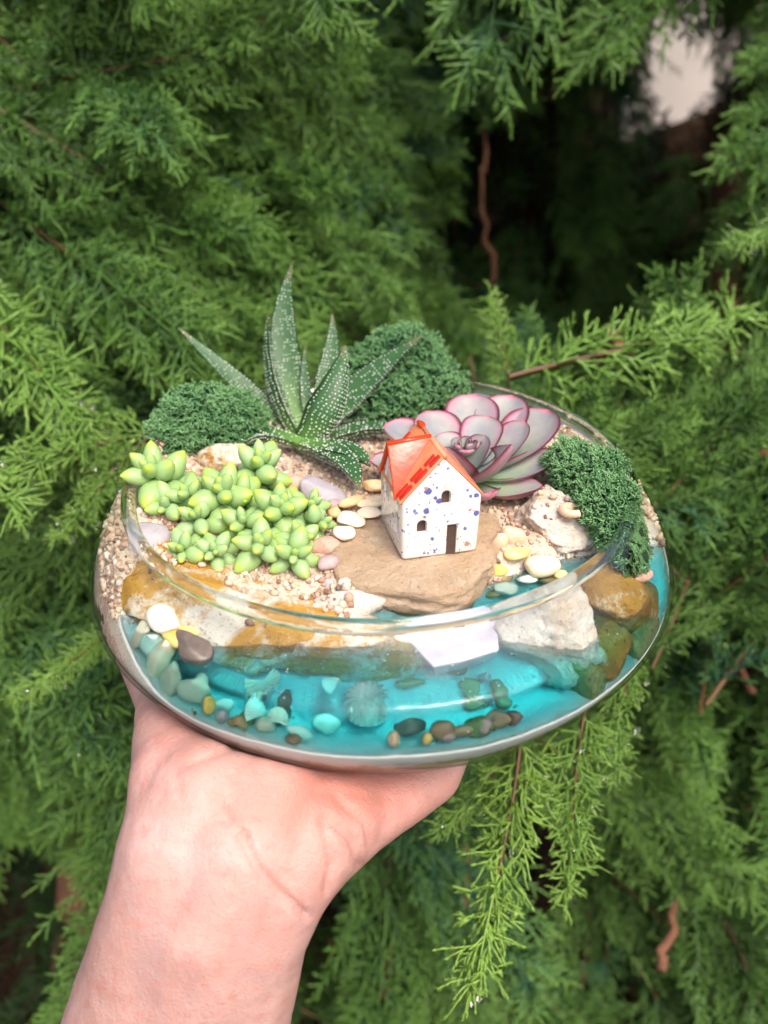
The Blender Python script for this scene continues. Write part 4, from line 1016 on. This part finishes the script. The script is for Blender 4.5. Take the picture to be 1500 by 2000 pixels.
# ------------------------------------------------------------------ juniper shrubs
def spray(seed, L=24., dense=1.0, flat=.35, droop=.25, name='juniper_spray', m=None, wid=1.):
    r = np.random.default_rng(seed); VV, FF, TT = [], [], []; cnt = 0
    def tw(P, R, T, ns=3):
        nonlocal cnt
        V, F = tube(P, R, ns, False); VV.append(V); FF.append(np.array(F) + cnt); cnt += len(V); TT.append(np.repeat(T, ns))
    def leafy(p, d, ln, t0):
        nonlocal cnt
        k = max(3, int(ln / .36)); P = [p]; dd = d.copy()
        for i in range(k): dd = nrm(dd + .12 * r.normal(size=3) + [0, 0, -.03]); P.append(P[-1] + dd * ln / k)
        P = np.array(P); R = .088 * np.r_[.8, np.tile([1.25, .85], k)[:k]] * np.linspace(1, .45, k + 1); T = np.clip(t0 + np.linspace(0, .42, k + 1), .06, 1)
        tw(P, R, T)
        # scale leaves standing off the twig
        q = []
        for i in range(k):
            for s_ in range(3):
                a_ = nrm(r.normal(size=3)); a_ = nrm(a_ - dd * (a_ @ dd)); b0 = P[i] + (P[i + 1] - P[i]) * r.uniform(); sd_ = np.cross(a_, dd) * .06
                tip = b0 + nrm(dd * .9 + a_ * .65) * r.uniform(.18, .36)
                q.append((b0 + sd_, b0 - sd_, tip))
        q = np.array(q).reshape(-1, 3); VV.append(q); f3 = np.arange(len(q)).reshape(-1, 3) + cnt
        FF.append(np.hstack([f3, f3[:, :1]]) if False else f3); cnt += len(q); TT.append(np.full(len(q), min(1, t0 + .3)))
    n_ = 24; x = np.linspace(0, 1, n_); ph = r.uniform(0, 6)
    ax = np.stack([x * L, L * .04 * np.sin(x * 3 + ph), L * (.10 * x - droop * x ** 2)], -1)
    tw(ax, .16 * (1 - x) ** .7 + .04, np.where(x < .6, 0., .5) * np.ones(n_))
    ns = int(26 * dense)
    for i in range(ns):
        s_ = .06 + .92 * i / ns + r.uniform(-.01, .01); p = np.array([np.interp(s_, x, ax[:, k]) for k in range(3)])
        tg = nrm(np.array([np.interp(min(1, s_ + .03), x, ax[:, k]) for k in range(3)]) - p); side = (-1) ** i
        an = math.radians(r.uniform(26, 46)); sd_ = nrm(np.cross([0, 0, 1], tg)) * side
        d = nrm(tg * math.cos(an) + sd_ * math.sin(an) + np.array([0, 0, 1]) * flat * r.normal() * .7)
        ln = L * (.40 * (1 - s_) ** .75 + .07) * r.uniform(.7, 1.15) * wid
        k = 9; P = [p]; dd = d
        for j in range(k): dd = nrm(dd + tg * .05 + [0, 0, -.05] + .04 * r.normal(size=3)); P.append(P[-1] + dd * ln / k)
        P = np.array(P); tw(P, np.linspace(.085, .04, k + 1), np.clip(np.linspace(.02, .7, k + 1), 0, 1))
        m_ = int(ln * 2.7 * dense) + 5
        for j in range(m_):
            f = (j + r.uniform()) / m_ * .97; q = np.array([np.interp(f, np.linspace(0, 1, k + 1), P[:, c]) for c in range(3)])
            tg2 = nrm(P[min(k, int(f * k) + 1)] - P[int(f * k)]); s2 = nrm(np.cross([0, 0, 1], tg2)) * (-1) ** j
            an = math.radians(r.uniform(22, 48)); d2 = nrm(tg2 * math.cos(an) + s2 * math.sin(an) + np.array([0, 0, 1]) * .45 * r.normal())
            l2 = (.8 + 1.6 * (1 - f)) * r.uniform(.6, 1.15)
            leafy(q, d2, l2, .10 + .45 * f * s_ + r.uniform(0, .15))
            if l2 > 1.2:
                for h in range(2):
                    q2 = q + d2 * l2 * r.uniform(.25, .7); leafy(q2, nrm(d2 + .6 * r.normal(size=3)), l2 * .45, .25 + .4 * f * s_)
        leafy(P[-1], dd, 1.2, .6)
    Vt = np.vstack(VV)
    quads = [f for f in FF if f.shape[1] == 4]; tris = [f for f in FF if f.shape[1] == 3]
    F = [tuple(map(int, f)) for g in quads for f in g] + [tuple(map(int, f)) for g in tris for f in g]
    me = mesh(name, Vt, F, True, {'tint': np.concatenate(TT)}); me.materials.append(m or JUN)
    return me, Vt
TWIG_SHADE = m_flat('shade_dark_inner_twigs', (.022, .014, .009), (.05, .03, .018), 2., .9, 0., .1, .1)  # inner twigs browned almost black to paint in the shrub's shade
JUN_SHADE = m_foliage('shaded_juniper_scales', (.012, .04, .008), (.02, .07, .012), 0.)  # darkened copy of the juniper green, shade put into the colour
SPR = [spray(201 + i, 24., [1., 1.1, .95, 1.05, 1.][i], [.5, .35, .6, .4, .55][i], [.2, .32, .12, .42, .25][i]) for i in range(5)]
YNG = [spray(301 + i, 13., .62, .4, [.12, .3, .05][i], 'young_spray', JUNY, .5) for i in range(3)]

SHADED = [spray(401 + i, 26., .55, .6, .1, 'inner_twigs', TWIG_SHADE) for i in range(2)] + [spray(411 + i, 26., .8, .6, .2, 'inner_spray', JUN_SHADE) for i in range(2)]
droplets = []
def put_spray(root, k, p, direction, face, s_=1., young=False, lab=None, drops=0, mesh_set=None):
    ms = YNG if young else (mesh_set or SPR); me, Vt = ms[k % len(ms)]
    o = link('branch', me, None, root)
    X = nrm(direction); Zv = nrm(np.asarray(face) - X * (np.asarray(face) @ X)); Y = np.cross(Zv, X)
    Rm = np.stack([X, Y, Zv], 1); Mx = Matrix(Rm.tolist()).to_4x4()
    o.matrix_local = Matrix.Translation((Vector(p) * CM - root.location)) @ Mx @ Matrix.Scale(s_, 4)
    if lab: o['label'] = lab
    if drops:
        q = Vt[rd.integers(0, len(Vt), drops)] @ Rm.T * s_ + p
        droplets.extend(q.tolist())
    return o
rd = np.random.default_rng(77)
GZ = -100.
def shrub(x, y, label, seed):
    root = empty('juniper_shrub', (x, y, GZ), label, 'shrub'); r = np.random.default_rng(seed)
    for k in range(1):
        h = 150; P = np.array([[r.normal() * 2, 0 + t_ * 8, t_ * h] for t_ in np.linspace(0, 1, 10)]); P[:, 0] += 4 * np.sin(P[:, 2] / 30 + seed)
        V, F = tube(P, np.linspace(4.5, 1.0, 10), 10); link('trunk', mesh('juniper_trunk', V, F), BARK, root)
    return root
ROOTS = [shrub(-42, 52, 'big juniper filling the left side with feathery wet sprays', 1), shrub(0, 82, 'shaded juniper in the middle behind the bowl', 2),
         shrub(46, 70, 'dark juniper at the upper right behind the drooping sprays', 3), shrub(36, 26, 'bright green juniper low at the right beside the bowl', 4),
         shrub(-30, 22, 'low juniper at the lower left behind the forearm', 5)]
def toward(p): return nrm(Cc - p)
def fill(root, n, boxpx, dep, dirf, smin=.7, smax=1.15, skip=None, drops=0, seed=0, mesh_set=None):
    r = np.random.default_rng(seed)
    k = 0; tries = 0
    while k < n and tries < n * 20:
        tries += 1
        px = r.uniform(boxpx[0], boxpx[2]); py = r.uniform(boxpx[1], boxpx[3]); d = r.uniform(*dep)
        if skip and skip(px, py, d): continue
        if mesh_set is None and in_gap(at(px, py, d)): continue
        p = at(px, py, d)
        if p[2] < GZ + 3: continue
        ix, iy = dirf(px, py)            # tendency in the picture plane turned into a world direction
        dv = RT * ix - UP * iy - FW * .35 + .35 * r.normal(size=3)
        dv = nrm(dv); s_ = r.uniform(smin, smax)
        face = nrm(np.array([0, -.75, .75]) + .45 * r.normal(size=3))
        if any(in_gap(p + dv * q_ * s_) for q_ in (-12, -7, -2, 4, 9)): continue
        if mesh_set is None and d < 100 and py > -100 and any(in_hole(p + dv * q_ * s_) for q_ in (-10, -4, 2, 8)): continue
        put_spray(root, int(r.integers(0, 5)), p - dv * 12 * s_, dv, face, s_, drops=drops, mesh_set=mesh_set)
        k += 1
def in_gap(p):
    x, y = proj(p); e = 4 * FPX / float((np.asarray(p) - Cc) @ FW); return ((x - 1335) / (66 + e)) ** 2 + ((y - 138) / (31 + e)) ** 2 < 1
def in_hole(p):
    x, y = proj(p); return ((x - 1120) / 290) ** 2 + ((y - 430) / 320) ** 2 < 1 or ((x - 1020) / 130) ** 2 + ((y - 1680) / 260) ** 2 < 1 or (x < 140 and y > 1640) or ((x - 1210) / 290) ** 2 + ((y - 590) / 130) ** 2 < 1
hole = lambda px, py: ((px - 1110) / 250) ** 2 + ((py - 440) / 250) ** 2 < 1
gap = lambda px, py: ((px - 1330) / 105) ** 2 + ((py - 135) / 75) ** 2 < 1
def near_gap(px, py, d): return ((px - 1330) / 110) ** 2 + ((py - 135) / 80) ** 2 < 1
fill(ROOTS[0], 90, (-420, -250, 420, 900), (48, 66), lambda x, y: (.85, .55), drops=12, seed=1)
fill(ROOTS[0], 60, (150, 0, 620, 750), (58, 78), lambda x, y: (.8, .5), drops=6, seed=2)
fill(ROOTS[1], 110, (350, -300, 1000, 700), (72, 98), lambda x, y: (.45, .55), skip=lambda x, y, d: hole(x, y) , drops=3, seed=3)
fill(ROOTS[1], 70, (300, -200, 1300, 900), (100, 125), lambda x, y: (.2, .7), smin=.9, smax=1.3, seed=4, skip=near_gap)
fill(ROOTS[2], 60, (1250, -350, 2000, 640), (56, 80), lambda x, y: (-.3, .8), skip=lambda x, y, d: hole(x, y) or near_gap(x, y, d), drops=10, seed=5)
fill(ROOTS[2], 60, (950, -500, 1700, 650), (92, 120), lambda x, y: (-.2, .8), skip=near_gap, seed=6)
fill(ROOTS[3], 70, (950, 830, 1850, 1200), (44, 60), lambda x, y: (.3, -.35), smin=.55, smax=.95, drops=10, seed=7)
fill(ROOTS[3], 120, (700, 1150, 1900, 2250), (56, 84), lambda x, y: (.35, .75), drops=3, seed=8)
fill(ROOTS[4], 110, (-450, 850, 500, 2100), (50, 78), lambda x, y: (.0, .8), seed=9, drops=3, skip=lambda x, y, d: x < 260 and y > 1600)
fill(ROOTS[4], 40, (-300, 1200, 900, 2300), (80, 100), lambda x, y: (.1, .8), seed=10, skip=lambda x, y, d: x < 200 and y > 1650)
fill(ROOTS[3], 60, (700, 800, 1700, 1500), (70, 95), lambda x, y: (.1, .6), seed=11)
fill(ROOTS[1], 50, (200, 700, 1300, 1300), (60, 90), lambda x, y: (.1, .6), seed=12)
# canopy outside the frame, unseen: the shrubs go on, added to shade the hollow
fill(ROOTS[1], 60, (-300, -1300, 1700, -250), (80, 125), lambda x, y: (.2, .7), smin=1., smax=1.5, seed=13)
fill(ROOTS[2], 70, (850, 100, 1600, 760), (105, 145), lambda x, y: (-.1, .8), smin=.9, smax=1.4, seed=14, mesh_set=SHADED)
fill(ROOTS[4], 40, (-300, 1500, 400, 2300), (80, 105), lambda x, y: (.1, .8), smin=.9, smax=1.3, seed=15, mesh_set=SHADED)
fill(ROOTS[3], 40, (750, 1300, 1400, 2200), (88, 112), lambda x, y: (.1, .8), smin=.8, smax=1.2, seed=18, mesh_set=SHADED)
fill(ROOTS[1], 50, (-200, -100, 1500, 1300), (118, 145), lambda x, y: (.1, .8), smin=1., smax=1.5, seed=16, mesh_set=SHADED)
fill(ROOTS[2], 70, (800, -1500, 2100, -260), (55, 110), lambda x, y: (-.1, .8), smin=1., smax=1.5, seed=17)
# sprays that stand out
HERO = [(ROOTS[3], 0, (1000, 750, 42), (1470, 585, 46), 'yellow green spray arching to the upper right behind the bowl'),
        (ROOTS[3], 1, (985, 760, 43), (965, 545, 44), 'short upright bright green spray behind the rim'),
        (ROOTS[3], 2, (1000, 1420, 36), (945, 1940, 33), 'longest hanging yellow green spray under the right of the bowl'),
        (ROOTS[3], 1, (1160, 1380, 36), (1085, 1780, 34), 'thick hanging spray under the right end of the bowl'),
        (ROOTS[3], 2, (1030, 1400, 38), (870, 1640, 36), 'hanging spray closest to the heel of the hand'),
        (ROOTS[3], 0, (1230, 1250, 40), (1210, 1530, 37), 'short hanging spray below the right glass'),
        (ROOTS[2], 2, (1600, 380, 44), (1430, 500, 42), 'pale tip poking in at the right edge'),
        (ROOTS[4], 0, (330, 830, 42), (-60, 960, 38), 'light spray reaching left behind the left glass'),
        (ROOTS[4], 1, (300, 860, 41), (90, 1040, 38), 'spray pointing down left beside the left glass'),
        (ROOTS[4], 2, (240, 1200, 42), (40, 1380, 38), 'small pale spray below the left side of the bowl'),
        (ROOTS[0], 1, (-160, 450, 46), (110, 830, 38), 'bright drooping spray at the left edge'),
        (ROOTS[0], 2, (-60, 600, 44), (200, 860, 40), 'bright drooping spray just right of the left edge'),
        (ROOTS[0], 0, (-200, 700, 42), (60, 1000, 38), 'yellow green spray low at the left edge')]
for root, k, a_, b_, lab in HERO:
    p, q = at(*a_), at(*b_); put_spray(root, k, p, q - p, nrm(Cc - p) + [0, 0, .4], np.linalg.norm(q - p) / 13., True, lab, 22)
# reddish woody stems inside the shrubs
r = np.random.default_rng(9)
for (x0, y0, d0_, x1, y1, d1_, rad, ro) in [(950, 330, 80, 930, 90, 84, .3, 1), (930, 120, 84, 820, -60, 80, .3, 1), (945, 160, 84, 1030, -40, 84, .3, 1), (330, 120, 70, 360, 240, 74, .5, 0),
        (960, 560, 86, 940, 330, 80, .35, 1), (900, 1600, 62, 920, 1850, 60, .4, 3), (1290, 1900, 56, 1330, 1740, 58, .4, 3), (1500, 890, 46, 1280, 880, 48, .35, 3), (740, 1950, 60, 800, 1780, 62, .4, 3),
        (1180, 640, 60, 1230, 700, 62, .5, 3), (1480, 1360, 54, 1390, 1230, 56, .25, 3), (690, 560, 90, 560, 380, 92, .4, 1)]:
    P = np.array([at(x0 + (x1 - x0) * t_, y0 + (y1 - y0) * t_, d0_ + (d1_ - d0_) * t_) for t_ in np.linspace(0, 1, 9)]); P += .25 * r.normal(size=P.shape)
    V, F = tube(P, np.linspace(rad, rad * .6, 9), 7); rt = ROOTS[ro]; link('stem', mesh('woody_stem', V - np.array(rt.location) / CM, F), BARK, rt)
# water drops on the sprays
v0, f0 = ICO[2]; dr = np.array(droplets); rr_ = rd.uniform(.08, .20, len(dr)) 
Vd = (v0[None] * rr_[:, None, None] + dr[:, None] - [0, 0, .08]).reshape(-1, 3); Fd = (f0[None] + (np.arange(len(dr)) * len(v0))[:, None, None]).reshape(-1, 3)
tag(link('water_drops', mesh('water_drops', Vd, Fd), DROP), 'rain drops hanging on the juniper sprays', 'water drops', kind='stuff')
# a pale wall far behind, seen through a gap
P = at(1330, 140, 175)
V, F = ICO[2]; bmw = MB()
bx = np.array([(x, y, z) for x in (-13, 13) for y in (-6, 6) for z in (0, 260)]); fb = [(0, 1, 3, 2), (4, 6, 7, 5), (0, 4, 5, 1), (2, 3, 7, 6), (0, 2, 6, 4), (1, 5, 7, 3)]
gw = link('garden_wall', mesh('garden_wall', bx, fb, False), m_flat('pale_render', (.74, .66, .60), (.80, .73, .68), .2, .8), loc=(P[0], P[1], GZ))
tag(gw, 'pale pinkish garden wall glimpsed through the gap at the upper right', 'wall')

# ground with a bank added behind the shrubs to close off the sky
gx = np.linspace(-600, 600, 81); gy = np.linspace(-300, 700, 81); V = []
for y in gy:
    for x in gx:
        z = GZ + 190 * float(sstep(105, 260, y + abs(x - 0) * .25)) + 4 * noise.fractal(Vector((x, y, 0)) * .02, 1, 2, 4)
        V.append((x, y, z))
g = grid_faces(81, 81)[:, ::-1]
tag(link('ground', mesh('ground', V, g), SOIL), 'dark bare soil under the shrubs and an added sky blocking bank behind', 'ground', kind='structure')
